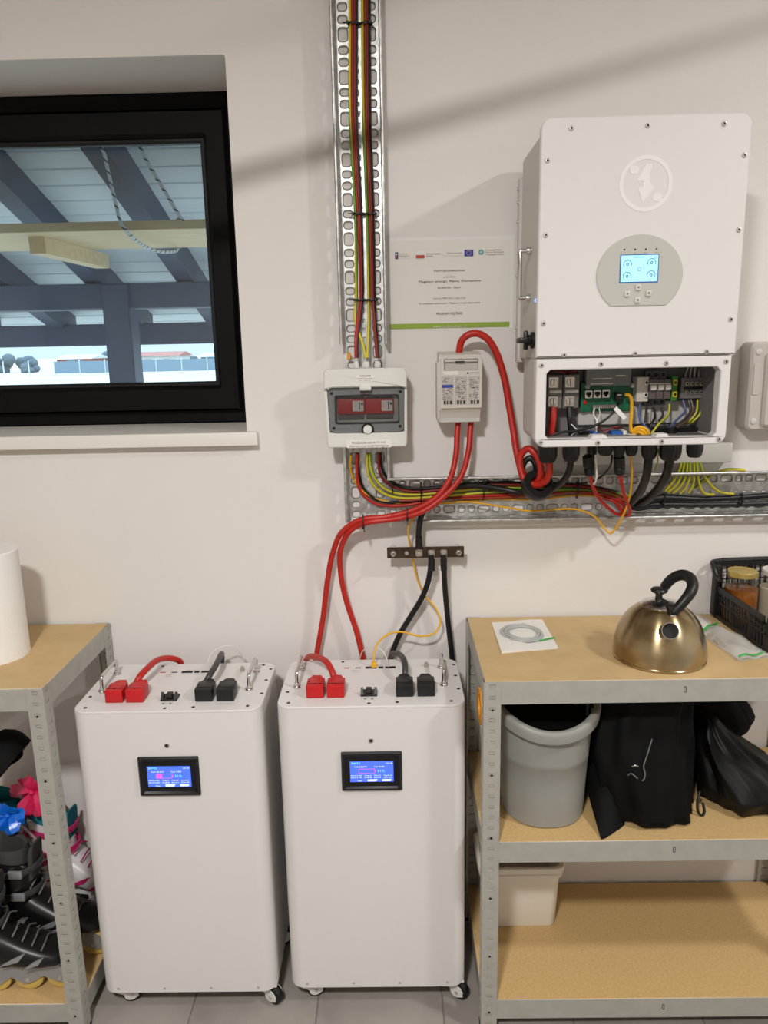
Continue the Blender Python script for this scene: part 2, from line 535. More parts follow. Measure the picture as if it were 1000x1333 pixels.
        if fix:
            bm = bmesh.new(); bm.from_mesh(me)
            bmesh.ops.recalc_face_normals(bm, faces=bm.faces[:])
            bm.to_mesh(me); bm.free()
        me.materials.append(MATS[m])
        me.shade_smooth()
        me.set_sharp_from_angle(angle=math.radians(ang))
        o = bpy.data.objects.new(name, me)
        COL.objects.link(o)
        if parent is not None:
            o.parent = parent
        else:
            o.location = org
        ORG[o.name] = org
        if subdiv:
            sd = o.modifiers.new('smooth', 'SUBSURF'); sd.levels = subdiv; sd.render_levels = subdiv
        tag(o, label, cat, group, kind)
        return o

def tag(o, label=None, cat=None, group=None, kind=None):
    if label: o['label'] = label
    if cat: o['category'] = cat
    if group: o['group'] = group
    if kind: o['kind'] = kind
    return o
def thing(name, loc, label=None, cat=None, group=None, kind=None):
    o = bpy.data.objects.new(name, None)
    o.empty_display_size = 0.05
    o.location = loc
    COL.objects.link(o)
    ORG[o.name] = Vector(loc)
    return tag(o, label, cat, group, kind)
KIDS = {}
def dup(root, loc, label, group=None):
    """copy of a thing, its parts and their sub-parts"""
    r = root.copy(); COL.objects.link(r)
    r.location = loc
    r['label'] = label
    if group: r['group'] = group
    ORG[r.name] = Vector(loc)
    allo = [o for o in COL.objects]
    def rec(src, dst):
        for ch in [o for o in allo if o.parent == src]:
            c = ch.copy(); COL.objects.link(c); c.parent = dst
            rec(ch, c)
    rec(root, r)
    return r
_TXT = {}
def text(body, size, loc, parent, m, mp='front', name='lettering', align='CENTER', width=None):
    """flat print: real letter outlines, laid on the -Y face ('front') or on a top face ('top')"""
    key = (body, align)
    if key not in _TXT:
        cu = bpy.data.curves.new('lettering', 'FONT')
        cu.body = body
        cu.align_x = align
        cu.size = 1.0
        cu.resolution_u = 2
        ob = bpy.data.objects.new('lettering', cu)
        me = ob.to_mesh()
        _TXT[key] = ([v.co.copy() for v in me.vertices], [tuple(p.vertices) for p in me.polygons])
        ob.to_mesh_clear()
        bpy.data.objects.remove(ob); bpy.data.curves.remove(cu)
    vs, fs = _TXT[key]
    sx = size
    if width and vs:
        w = max(v.x for v in vs) - min(v.x for v in vs)
        sx = width / w
    b = MB()
    if mp == 'front': b.add([(loc[0] + v.x * sx, loc[1], loc[2] + v.y * size) for v in vs], fs)
    elif mp == 'top': b.add([(loc[0] + v.x * sx, loc[1] + v.y * size, loc[2]) for v in vs], fs)
    elif mp == 'left': b.add([(loc[0], loc[1] - v.x * sx, loc[2] + v.y * size) for v in vs], fs)
    return b.build(name, m, parent, fix=False)
def cable(name, pts, r, m, label, cat='cable', group=None, n=10, sub=6):
    return MB().tube(pts, r, n, sub).build(name, m, None, label, cat, group, base=pts[0])

# ================================================================ the room
RX0, RX1, RY0, CZ = -3.0, 3.1, -4.2, 2.80
WX0, WX1, WZ0, WZ1, WT = -1.50, -0.372, 1.3865, 2.291, 0.45       # window opening
b = MB()
b.prism([(RX0 - .2, -.25), (RX1 + .2, -.25), (RX1 + .2, CZ + .2), (RX0 - .2, CZ + .2)], 0.0, WT, XZ,
        holes=[rrect(WX0, WX1, WZ0, WZ1, (0, 0, .006, .006), 3)])
b.build('wall_back', 'wall_paint', kind='structure', base=(0, 0, 0))
MB().box(RX0 - .2, RX0, RY0, 0, 0, CZ).build('wall_left', 'wall_paint', kind='structure')
MB().box(RX1, RX1 + .2, RY0, 0, 0, CZ).build('wall_right', 'wall_paint', kind='structure')
MB().box(RX0 - .2, RX1 + .2, RY0 - .2, RY0, 0, CZ).build('wall_front', 'wall_paint', kind='structure')
MB().box(RX0 - .2, RX1 + .2, RY0 - .2, WT, CZ, CZ + .2).build('ceiling', 'ceiling_paint', kind='structure')
fl = MB().box(RX0 - .2, RX1 + .2, RY0 - .2, 0.0, -.12, -.0025).build('floor', 'grout', kind='structure', base=(0, 0, 0))
tx0, tw = -0.53 - 4 * 0.3165, 0.3165
tile_me = None
for i in range(12):
    for j in range(4):
        y1 = -0.05 - 0.6 * j; y0 = y1 - 0.5975
        x0 = tx0 + tw * i
        if tile_me is None:
            o = MB().box(0, tw - .0028, 0, .5972, -.012, 0, .0012, 1).build('floor_tile', 'floor_tile', fl)
            tile_me = o.data
        else:
            o = bpy.data.objects.new('floor_tile', tile_me); COL.objects.link(o); o.parent = fl
        o.location = (x0, y0, 0)
for i in range(12):
    MB().box(tx0 + tw * i, tx0 + tw * (i + 1) - .0028, -.0475, -.001, -.012, 0, .0012, 1).build('floor_tile', 'floor_tile', fl)

MB().tube([(-1.1, -.80, 2.10), (-.35, -.80, 2.28), (.6, -.80, 2.505), (1.85, -.80, 2.80)], .017, 14, 2, smooth=False).tube([(-1.08, -.80, 2.10), (-1.08, -.80, 2.45), (-1.08, -.80, 2.80)], .003, 8, 2).build('shadow_pipe', 'ceiling_paint', kind='structure')  # unseen slanted pipe, added to cast a soft shadow band on the wall

# ---- window
win = thing('window_1', (WX0 / 2 + WX1 / 2, .25, WZ0), kind='structure')
FZ0, FZ1, FX0, FX1 = 1.420, WZ1, WX0, WX1 + .02
GX0, GX1, GZ0, GZ1 = -1.37, -0.500, 1.538, 2.165                      # clear glass
def ring(name, o, i, y0, y1, m, bev=.004, parent=win, label=None):
    return MB().prism(rrect(*o, .001, 1), y1, y0, XZ, holes=[rrect(*i, .002, 1)], bev=bev).build(name, m, parent, label)
SX0, SX1, SZ0, SZ1 = FX0 + .045, -.425, FZ0 + .032, FZ1 - .042
ring('window_frame', (FX0, FX1, FZ0, FZ1), (FX0 + .06, -.440, FZ0 + .045, FZ1 - .055), .25, .34, 'black_frame')
ring('sash', (SX0, SX1, SZ0, SZ1), (GX0 - .012, GX1 + .012, GZ0 - .012, GZ1 + .012), .232, .315, 'black_frame', .010)
ring('glazing_bead', (GX0 - .016, GX1 + .016, GZ0 - .016, GZ1 + .016), (GX0, GX1, GZ0, GZ1), .244, .268, 'gasket', .006)
MB().box(GX0 - .01, GX1 + .01, .272, .276, GZ0 - .01, GZ1 + .01).build('pane', 'window_glass', win)
MB().box(GX0 - .01, GX1 + .01, .292, .296, GZ0 - .01, GZ1 + .01).build('pane', 'window_glass', win)
MB().prism([(WX0, -.030), (WX1 + .030, -.030), (WX1 + .030, -.0006), (WX1 - .0005, -.0006), (WX1 - .0005, .30), (WX0, .30)], 1.3870, 1.4195, XY, bev=.004).build('window_sill', 'sill_white', win)

# ================================================================ outside
MB().box(-260, 120, .46, 420, -.6, -.3).build('ground', 'field_grass', kind='structure')
porch = thing('porch_roof', (-1.3, 2.3, -.3), 'lean-to porch of slate grey steel with white lined roof seen through the window', 'porch')
SL = .318
def zr(y): return 2.025 - (y - 2.25) * SL + .0                     # underside of the rafters
for x in (-3.12, -2.62, -2.12, -1.612, -1.112, -.612, -.112, .388):
    yy0, yy1 = .5, 3.2
    r = MB()
    r.loft([[(x - .046, yy0, zr(yy0)), (x + .046, yy0, zr(yy0)), (x + .046, yy0, zr(yy0) + .15), (x - .046, yy0, zr(yy0) + .15)],
            [(x - .046, yy1, zr(yy1)), (x + .046, yy1, zr(yy1)), (x + .046, yy1, zr(yy1) + .15), (x - .046, yy1, zr(yy1) + .15)]])
    r.build('rafter', 'porch_steel', porch)
y = .5
while y < 3.6:
    w = .128
    q = MB()
    q.loft([[(-3.4, y, zr(y) + .165), (.7, y, zr(y) + .165), (.7, y, zr(y) + .17), (-3.4, y, zr(y) + .17)],
            [(-3.4, y + .012, zr(y + .012) + .142), (.7, y + .012, zr(y + .012) + .142), (.7, y + .012, zr(y + .012) + .17), (-3.4, y + .012, zr(y + .012) + .17)],
            [(-3.4, y + w - .004, zr(y + w) + .142), (.7, y + w - .004, zr(y + w) + .142), (.7, y + w - .004, zr(y + w) + .17), (-3.4, y + w - .004, zr(y + w) + .17)]])
    q.build('roof_board', 'roof_white', porch)
    y += w
MB().box(-3.4, .7, 2.30, 2.44, 1.858, 1.992, .006, 1).build('beam', 'porch_steel', porch)
MB().box(-3.4, .7, 3.00, 3.12, 1.672, 1.806, .006, 1).build('beam', 'porch_steel', porch)
MB().box(-1.556, -1.41, 2.285, 2.43, -.3, 1.985, .006, 1).build('post', 'porch_steel', porch)
MB().box(.45, .59, 2.29, 2.43, -.3, 1.985, .006, 1).build('post', 'porch_steel', porch)
MB().box(-3.45, -3.31, 2.29, 2.43, -.3, 1.985, .006, 1).build('post', 'porch_steel', porch)
MB().box(-3.4, .7, .452, .52, 2.42, 2.72, .006, 1).build('wall_plate', 'porch_steel', porch)

tim = thing('timber_swing_frame', (-1.2, 1.1, 2.05), 'pale timber plank carried under the porch rafters', 'timber')
MB().box(-3.3, .5, 1.00, 1.50, 2.062, 2.095, .002, 1).build('plank', 'pale_timber', tim)
jj = MB()
jj.loft([[(-1.345 - .031, 1.10, 2.0), (-1.345 + .031, 1.10, 2.0), (-1.345 + .031, 1.10, 2.0615), (-1.345 - .031, 1.10, 2.0615)],
         [(-1.305 - .031, 1.66, 2.0), (-1.305 + .031, 1.66, 2.0), (-1.305 + .031, 1.66, 2.0615), (-1.305 - .031, 1.66, 2.0615)]])
jj.build('joist', 'pale_timber', tim)
for x in (-2.62, -.112):
    MB().box(x - .03, x + .03, 1.18, 1.24, 2.094, zr(1.21) + .02, .002, 1).build('hanger', 'pale_timber', tim)
MB().tube([(-1.075, .95, 2.42), (-1.0111,0.955,2.3323), (-1.0004,0.96,2.2647), (-0.9867,0.97,2.1579), (-0.9758,0.975,2.085), (-0.9654,0.98,2.0644), (-0.9544,1.05,2.0389), (-0.9594,1.2,2.0303),
           (-0.9446,1.3,2.0246), (-0.9255,1.4,2.033), (-0.9159,1.5,2.0541), (-.905, 1.515, 2.08), (-.90, 1.50, 2.104), (-.9, 1.3, 2.104)], .0065, 8, 5).build(
    'swing_rope', 'swing_rope', None, 'flecked white rope looping down under the timber plank', 'rope', 'swing ropes outside the window')
MB().tube([(-.905, .97, 2.44), (-0.8784,0.975,2.3291), (-0.8424,0.98,2.2526), (-0.7953,0.985,2.1669), (-0.7698,0.99,2.1173), (-0.7585,0.995,2.0994), (-0.7547,1.01,2.091), (-0.7737,1.02,2.101), (-0.7826,1.03,2.0947)], .0065, 8, 5).build(
    'swing_rope', 'swing_rope', None, 'short straight flecked rope ending in a knot at the plank edge', 'rope', 'swing ropes outside the window')

# far side of the field
fence = thing('far_fence', (-28, 70, -.3), 'long low bluish mesh fence across the far side of the field', 'fence')
for i in range(15):
    x = -46 + i * 2.4
    MB().box(x - .04, x + .04, 69.95, 70.05, -.3, 1.15).build('post', 'far_white', fence)
    if 5 < i < 14: MB().box(x + .04, x + 2.36, 69.98, 70.02, -.1, 1.0).build('mesh_panel', 'far_blue', fence)
def shed(x0, x1, y, h, m, roofm, label):
    t = thing('far_building', ((x0 + x1) / 2, y, -.3), label, 'building')
    MB().box(x0, x1, y, y + 6, -.3, h).build('wall', m, t)
    MB().prism([(y - .3, h), (y + 6.3, h), (y + 3, h + .5)], x0 - .3, x1 + .3, YZ).build('roof', roofm, t)
    for k in range(3):
        xx = x0 + (x1 - x0) * (k + .5) / 3
        MB().box(xx - .4, xx + .4, y - .05, y + .05, .1, h - .35).build('window', 'far_blue', t)
shed(-32, -25, 88, 1.25, 'far_white', 'far_red', 'low white building with dull red roof beyond the field fence')
shed(-24.2, -19.5, 96, 1.0, 'far_blue', 'far_white', 'low blue-grey shed with white roof right of the porch post')
shed(-40, -36, 90, 1.1, 'far_red', 'far_white', 'small reddish hut far left between the hedges')
tl = [('bushy far tree at the left window edge', -44.6, 86, 2.5), ('second bushy far tree from the left', -42.6, 88, 2.0), ('third far tree from the left, lower than its neighbours', -40.4, 84, 1.5),
      ('far tree just left of the red hut', -38.6, 104, 2.4), ('low far bush in front of the white building', -34.6, 82, 1.5), ('tall far tree left of the white building', -35.2, 97, 2.4), ('small far tree behind the fence middle', -28, 104, 1.9),
      ('far tree right of the porch post', -23, 110, 2.1), ('far bush at the right window edge', -17, 98, 1.6)]
for lb, x, y, h in tl:
    t = thing('far_tree', (x, y, -.3), lb, 'tree', 'trees beyond the field')
    MB().cyl((x, y, -.3), (x, y, .6), .12, .08, 8).build('trunk', 'hazy_hedge', t)
    cr = MB()
    for k in range(9):
        cr.ball((x + random.uniform(-1, 1) * h * .45, y + random.uniform(-.5, .5), random.uniform(0, .62) * h - .1), h * random.uniform(.26, .38), (1, 1, .9), 9, 6)
    cr.build('crown', 'hazy_hedge', t)

# ================================================================ cable trays
def rail(mb, a, bpt, side, axis, lip):
    """rail wall plus rolled rim; axis 'z' (vertical tray) or 'x' (horizontal tray)"""
def tray_slots(mb, mp, L0, L1, big_cols, small_cols, W):
    """perforated base: columns of embossed long slots (big) and plain slots (small); plain strips between"""
    cols = sorted([(c - hw - .006, c + hw + .006, c, hw, True) for c, hw in big_cols] + [(c - hw - .004, c + hw + .004, c, hw, False) for c, hw in small_cols])
    u = 0.0
    for (c0, c1, c, hw, big) in cols:
        if c0 - u > 1e-4: mb.add([mp(u, L0, 0), mp(c0, L0, 0), mp(c0, L1, 0), mp(u, L1, 0)], [(0, 1, 2, 3)])
        u = c1
        v = L0
        k = 0
        while v < L1 - 1e-4:
            step = (.0255, .0255, .038)[k % 3] if big else (.022, .026, .022)[k % 3]
            v1 = min(v + step, L1)
            gap = .0055 if big else .006
            if v1 - v > 2.6 * gap:
                mb.perf(c0, c1, v, v1, (c - hw, c + hw, v + gap, v1 - gap, min(hw * .8, .0055)), mp,
                        ((.0028, 0.0), (.0016, .0016), (.0004, .0006), (.0, -.0012)) if big else ((0.0, 0.0), (0.0, -.0012)))
            else: mb.add([mp(c0, v, 0), mp(c1, v, 0), mp(c1, v1, 0), mp(c0, v1, 0)], [(0, 1, 2, 3)])
            v = v1; k += 1
    if W - u > 1e-4: mb.add([mp(u, L0, 0), mp(W, L0, 0), mp(W, L1, 0), mp(u, L1, 0)], [(0, 1, 2, 3)])

TD = .046                                                            # rail depth off the wall
VX0, VX1 = -.1165, -.0155
vt = thing('cable_tray', ((VX0 + VX1) / 2, 0, 1.186), 'upright perforated galvanised cable tray running down the wall to the box', 'cable tray')
b = MB()
tray_slots(b, lambda u, v, w: (VX0 + u, -.004 - w, v), 1.186, 2.80, [(.019, .0095), (.083, .0095)], [(.051, .0032)], .101)
b.build('tray_base', 'galvanised', vt, fix=False)
def side_rail(parent, mp, L0, L1, lipdir, holes=True):
    m = MB()
    v = L0
    while v < L1 - 1e-4:                                             # rail wall with a row of slots
        v1 = min(v + .05, L1)
        if holes and v1 - v > .03:
            m.perf(.0, TD - .006, v, v1, (.014, .021, v + .012, v1 - .012, .003), mp)
        else: m.add([mp(0, v, 0), mp(TD - .006, v, 0), mp(TD - .006, v1, 0), mp(0, v1, 0)], [(0, 1, 2, 3)])
        v = v1
    prof = []                                                        # rolled rim
    for k in range(9):
        a = PI * 1.25 * k / 8 - PI / 2
        prof.append((TD - .005 + .0042 * math.cos(a - PI / 2 + PI / 2), lipdir * (.0042 + .0042 * math.sin(a))))
    m.loft([[mp(p[0], L0, p[1]) for p in prof], [mp(p[0], L1, p[1]) for p in prof]], closed=False)
    return m.build('side_rail', 'galvanised', parent, fix=False)
side_rail(vt, lambda u, v, w: (VX0 - w, -.004 - u, v), 1.186, 1.395, 1)
side_rail(vt, lambda u, v, w: (VX0 - w, -.004 - u, v), 1.630, 2.80, 1)
side_rail(vt, lambda u, v, w: (VX1 + w, -.004 - u, v), 1.297, 1.395, 1)
side_rail(vt, lambda u, v, w: (VX1 + w, -.004 - u, v), 1.630, 2.80, 1)
b = MB(); b.box(VX0, VX1, -.042, -.004, 1.184, 1.1865); b.build('end_plate', 'galvanised', vt)
for z in (1.95, 2.16): MB().lathe([(.0036, 0), (.0036, .0015), (.002, .0025), (0.0002, .0026)], (VX0 + .052, -.004, z), (0, -1, 0), 12).build('rivet', 'screw_steel', vt)

HX0, HX1 = VX1 + .001, 1.75
HZ0, HZ1 = 1.190, 1.292
ht = thing('cable_tray', (HX0, 0, HZ0), 'level perforated galvanised cable tray running right below the big white unit', 'cable tray')
b = MB()
tray_slots(b, lambda u, v, w: (v, -.004 - w, HZ0 + u), HX0, HX1, [(.017, .0075), (.085, .0075)], [(.051, .0032)], HZ1 - HZ0)
b.build('tray_base', 'galvanised', ht, fix=False)
side_rail(ht, lambda u, v, w: (v, -.004 - u, HZ0 - w), HX0, HX1, 1)
side_rail(ht, lambda u, v, w: (v, -.004 - u, HZ1 + w), HX0, HX1, 1)

# ================================================================ DC distribution box with smoked lid
px0, px1, pz0, pz1, pyf = -.163, .037, 1.384, 1.5735, -.092
pb = thing('distribution_box', (-.063, 0, pz0), 'grey-white wall box with smoked lid over two red devices', 'electrical box')
MB().box(px0 + .010, px1 - .002, -.062, -.030, pz0 + .006, pz1 - .004, .008).build('back_box', 'grey_plastic', pb)
MB().box(-.13, .0, -.034, -.0005, pz0 + .03, pz1 - .03).build('wall_spacer', 'grey_plastic', pb)
def sect(zs):                                                        # cover bulges at top and bottom
    return zs
b = MB()
b.prism([(px0, pz1 - .048), (px0 + .020, pz1 - .0445), (px1 - .020, pz1 - .0445), (px1, pz1 - .048), (px1, pz1 - .008), (px1 - .006, pz1), (px0 + .006, pz1), (px0, pz1 - .008)], -.058, pyf, XZ, bev=.003)
b.prism([(px0 + .003, pz0 + .008), (px0 + .006, pz0), (px1 - .006, pz0), (px1 - .001, pz0 + .008), (px1 - .001, pz0 + .038), (px1 - .022, pz0 + .0345), (px0 + .024, pz0 + .0345), (px0 + .004, pz0 + .038)], -.058, pyf, XZ, bev=.003)
b.prism([(px0 + .004, pz0 + .036), (px0 + .010, pz0 + .036), (px0 + .006, pz1 - .046), (px0, pz1 - .046)], -.058, -.080, XZ)
b.prism([(px1 - .008, pz0 + .036), (px1 - .001, pz0 + .036), (px1, pz1 - .046), (px1 - .006, pz1 - .046)], -.058, -.080, XZ)
hole = [(px0 + .010, pz0 + .040), (px0 + .024, pz0 + .034), (px1 - .022, pz0 + .034), (px1 - .008, pz0 + .040), (px1 - .006, pz1 - .052), (px1 - .020, pz1 - .044), (px0 + .020, pz1 - .044), (px0 + .006, pz1 - .052)]
b.build('front_cover', 'white_plastic', pb)
b = MB(); b.prism(hole, -.060, -.078, XZ, holes=[rrect(px0 + .027, px1 - .022, pz0 + .060, pz1 - .066, .004, 3)], bev=.002)
b.build('lid_frame', 'panel_grey', pb)
MATS['panel_grey'] = MATS['panel_grey']
mat('lid_grey', (108, 109, 108), 0.35, bump=(500, .04))
pb_lid = [o for o in COL.objects if o.name.startswith('lid_frame')][0]
pb_lid.data.materials[0] = MATS['lid_grey']
MB().prism(rrect(px0 + .024, px1 - .019, pz0 + .057, pz1 - .063, .005, 4), -.0785, -.0805, XZ, holes=[rrect(px0 + .0265, px1 - .0215, pz0 + .0595, pz1 - .0655, .004, 4)]).build('lid_seal', 'gasket', pb)
MB().prism(rrect(px0 + .0265, px1 - .0215, pz0 + .0595, pz1 - .0655, .004, 4), -.0785, -.0800, XZ).build('lid_window', 'smoked_lid', pb)
MB().box(px0 + .027, px1 - .022, -.0605, -.058, pz0 + .058, pz1 - .064).build('inner_plate', 'terminal_grey', pb)
for (xa, xb) in ((-.134, -.0665), (-.0655, .0045)):
    d = MB().box(xa, xb, -.070, -.0595, 1.4635, 1.5005, .002).build('surge_module', 'red_plastic', pb)
    MB().box(xb - .030, xb - .003, -.0712, -.0698, 1.470, 1.496, .0006, 1).build('rating_label', 'paper_white', d)
    MB().box(xb - .014, xb - .0115, -.0716, -.071, 1.474, 1.4925).build('printed_line', 'ink_dark', d)
    MB().box(xb - .009, xb - .004, -.0716, -.071, 1.485, 1.491).build('printed_line', 'ink_dark', d)
    MB().box(xa + .002, xb - .002, -.067, -.060, 1.451, 1.4625, .001, 1).build('terminal_cover', 'breaker_grey', d)
    MB().box(xa + .002, xb - .002, -.067, -.060, 1.5015, 1.514, .001, 1).build('terminal_cover', 'breaker_grey', d)
MB().box(-.077, -.049, -.096, -.076, pz1 - .052, pz1 - .036, .002).build('lid_hinge', 'white_plastic', pb)
MB().box(-.076, -.050, -.082, -.076, pz1 - .062, pz1 - .051, .001).build('hinge_block', 'breaker_grey', pb)
kc = (-.060, -.079, pz0 + .043)
MB().lathe([(.0150, 0), (.0150, .005), (.0130, .007), (.0002, .0072)], kc, (0, -1, 0), 28).build('lock_seat', 'gasket', pb)
MB().lathe([(.0108, 0), (.0108, .010), (.0095, .0125), (.0002, .0130)], (kc[0], -.084, kc[2] + .0005), (0, -1, 0), 28).build('lock_knob', 'white_plastic', pb)
for sx, sz in ((px0 + .017, pz1 - .058), (px1 - .016, pz1 - .057), (px0 + .020, pz0 + .047), (px1 - .018, pz0 + .049)):
    MB().lathe([(.0038, 0), (.0038, .0015), (.0002, .0015)], (sx, -.0778, sz), (0, -1, 0), 12).build('screw', 'gasket', pb)
MB().box(-.0835, -.043, -.0926, -.0921, pz1 - .030, pz1 - .015).build('brand_plate', 'paper_white', pb)
text('NOARK', .0060, (-.062, -.0931, pz1 - .0195), pb, 'ink_dark', width=.028)
text('DISTRIBUTION BOARD', .0028, (-.0635, -.0931, pz1 - .0248), pb, 'ink_dark', width=.038)
text('IP65  1000V DC', .0022, (-.0635, -.0931, pz1 - .0285), pb, 'ink_dark', width=.030)
MB().box(-.112, -.003, -.0930, -.0921, pz0 - .0005, pz0 + .0185).build('name_label', 'paper_white', pb)
text('ROZDZIELNICA PV DC', .0070, (-.0575, -.0934, pz0 + .0095), pb, 'ink_dark', width=.082)
text('INSTALACJA ELEKTRYCZNA', .0070, (-.0575, -.0934, pz0 + .0010), pb, 'ink_dark', width=.096)
def gland(parent, c, r, ln, m, down=True, name='cable_gland'):
    s = -1 if down else 1
    b = MB()
    b.lathe([(r * .95, 0), (r * .95, s * ln * .16), (r * .82, s * ln * .18), (r * .82, s * ln * .26)], c, (0, 0, 1), 18)
    b.lathe([(r, s * ln * .26), (r, s * ln * .66), (r * .88, s * ln * .86), (r * .66, s * ln), (r * .5, s * ln)], c, (0, 0, 1), 6)
    b.lathe([(r * .93, s * ln * .26), (r * .93, s * ln * .7), (r * .80, s * ln * .9), (r * .62, s * ln)], c, (0, 0, 1), 24)
    return b.build(name, m, parent)
for gx, r in ((-0.0861, .0078), (-0.0617, .0098), (-0.0335, .0082)):
    gland(pb, (gx, -.045, pz1 - .005), r, .021, 'white_plastic', down=False)
for gx, r in ((-0.1049, .0055), (-0.0891, .0088), (-0.0596, .0094), (-0.0336, .0088)):
    gland(pb, (gx, -.045, pz0 + .007), r, .024, 'grey_plastic', down=True)

# ================================================================ fuse switch
fs = thing('fuse_switch', (.163, 0, 1.437), 'narrow grey fuse switch with printed window and two red cables below', 'electrical switch')
fz0, fz1, fx0, fx1 = 1.437, 1.609, .1135, .2165
MB().prism([(0.0, fz0 + .018), (-.045, fz0), (-.076, fz0 + .004), (-.080, fz0 + .020), (-.092, fz0 + .034), (-.092, fz1 - .016), (-.086, fz1 - .008), (-.040, fz1), (0.0, fz1 - .004)], fx0 + .001, fx1 - .003, YZ).build('base', 'beige_plastic', fs)
MB().box(fx0 - .003, fx0 + .012, -.060, -.0005, fz0 + .006, fz1 - .024, .003).build('side_cheek', 'beige_plastic', fs)
b = MB(); b.prism(rrect(fx0 + .0035, fx1 - .0005, fz0 + .038, fz1 - .014, .003, 3), -.090, -.1005, XZ, holes=[rrect(fx0 + .012, fx1 - .010, fz1 - .044, fz1 - .0185, .0015, 2)], bev=.0015)
b.build('front_carrier', 'beige_plastic', fs)
MB().box(fx0 + .0125, fx1 - .0105, -.0935, -.0915, fz1 - .0435, fz1 - .019).build('handle_recess', 'box_grey', fs)
MB().box(fx0 + .013, fx1 - .011, -.101, -.094, fz1 - .0245, fz1 - .019, .0012, 1).build('pull_handle', 'grey_plastic', fs)
MB().box(.152, .174, -.1017, -.1007, fz1 - .0255, fz1 - .0225).build('latch_slot', 'gasket', fs)
MB().box(fx0 + .010, fx0 + .046, -.1014, -.1003, fz1 - .0545, fz1 - .0455).build('marking_strip', 'paper_white', fs)
MB().prism([(.1815 - .003, fz1 - .0525), (.1815 + .003, fz1 - .0525), (.1815, fz1 - .0475)], -.1003, -.1012, XZ).build('brand_mark', 'ink_dark', fs)
text('JEAN MÜLLER', .0036, (.198, -.1012, fz1 - .0515), fs, 'ink_grey', width=.022)
for k, (xa, xb) in enumerate(((.1185, .1475), (.1505, .180), (.1832, .2105))):
    t0 = .0035 if k == 0 else 0; t1 = .0035 if k == 2 else 0
    w = MB().prism([(xa + t0 * 1.6, fz0 + .047), (xb - t1 * 1.6, fz0 + .047), (xb, fz1 - .058), (xa, fz1 - .058)], -.1003, -.1012, XZ).build('fuse_window', 'box_grey', fs)
    z = fz1 - .0625
    rr = random.Random(k + 3)
    line = 0
    while z > fz0 + .060:                                            # printed rating plate seen behind each window
        h = rr.uniform(.0012, .0026)
        x = xa + .003
        if k == 0 and fz1 - .085 < z < fz1 - .074: z -= .002; continue
        while x < xb - .004:
            ln = rr.uniform(.0015, .006)
            if rr.random() < .72: MB().box(x, min(x + ln, xb - .003), -.1016, -.1012, z - h, z).build('printed_line', rr.choice(['ink_dark', 'ink_grey', 'ink_grey', 'ink_pale']), w)
            x += ln + .0012
        z -= h + .0018
    if k == 0: MB().box(xa + .002, xb - .001, -.1017, -.1012, fz1 - .0845, fz1 - .0775).build('blue_band', 'flag_blue', w)
    for q in range(3):
        x = xa + .0055 + q * .0075
        MB().box(x, x + (.0052 if q != 1 else .003), -.1017, -.1012, fz0 + .0485, fz0 + .057).build('printed_mark', 'ink_dark', w)
    text(('L1', 'L2', 'L3')[k], .004, ((xa + xb) / 2, -.1008, fz1 - .0128 - .0045), fs, 'ink_grey')
b = MB(); b.box(fx0 + .004, fx1 - .003, -.082, -.078, fz0 + .003, fz0 + .014, .001, 1); b.build('lower_cover', 'grey_plastic', fs)

# ================================================================ notice sheet on the wall
nx0, nx1, nz0, nz1 = -0.0012, 0.2935, 1.6655, 1.8733
ns = thing('notice_sheet', ((nx0 + nx1) / 2, 0, nz0), 'white printed notice with small flags and a green band on the wall', 'notice')
MB().box(nx0, nx1, -.0016, -.0004, nz0, nz1).build('sheet', 'paper_white', ns)
MB().box(nx0 - .006, nx1 + .010, -.0010, -.0003, nz0 - .004, nz1 + .006).build('laminate', 'logo_gloss', ns)
yy = -.0028
def nx(p): return 0.0008 + (p - 508) * (0.2912) / 155.0
def nz(p): return 1.8414 - (p - 330) * (0.163) / 90.0
def flat(x0, x1, z0, z1, m, n='printed_mark', y=None):
    y = yy if y is None else y
    MB().box(nx(x0), nx(x1), y, y + .0004, nz(z1), nz(z0)).build(n, m, ns)
MB().box(nx0, nx1, yy, yy + .0004, nz0, nz(420.5)).build('green_band', 'band_green', ns)
text('www.mojprad.gov.pl', .0085, (nx(585.5), yy - .0003, nz(426.3)), ns, 'ink_pale', width=nx(607) - nx(563))
flat(515, 519, 327, 335.8, 'emblem_violet', 'fund_emblem'); flat(516.2, 517.6, 329.0, 331.0, 'paper_white', 'emblem_gap', yy - .0003); flat(516.5, 518, 332.2, 333.8, 'flag_red', 'emblem_star', yy - .0003)
text('Fundusze', .0042, (nx(521), yy, nz(330.2)), ns, 'ink_grey', align='LEFT', width=nx(530) - nx(521))
text('Europejskie', .0042, (nx(521), yy, nz(332.8)), ns, 'ink_grey', align='LEFT', width=nx(533) - nx(521))
text('na Infrastrukturę', .0036, (nx(521), yy, nz(335.4)), ns, 'ink_pale', align='LEFT', width=nx(534.5) - nx(521))
flat(542, 553, 326.8, 331.2, 'logo_gloss', 'flag_white_half'); flat(542, 553, 331.2, 335.5, 'flag_red', 'flag_red_half')
text('Rzeczpospolita', .0048, (nx(555.5), yy, nz(330.8)), ns, 'ink_grey', align='LEFT', width=nx(574) - nx(555.5))
text('Polska', .0048, (nx(555.5), yy, nz(333.8)), ns, 'ink_grey', align='LEFT', width=nx(563.5) - nx(555.5))
text('Dofinansowane przez', .0045, (nx(602), yy, nz(330.4)), ns, 'ink_grey', align='RIGHT', width=nx(602) - nx(582))
text('Unię Europejską', .0045, (nx(602), yy, nz(333.6)), ns, 'ink_pale', align='RIGHT', width=nx(602) - nx(577))
flat(604.5, 616, 325.8, 334.2, 'flag_blue', 'flag_field')
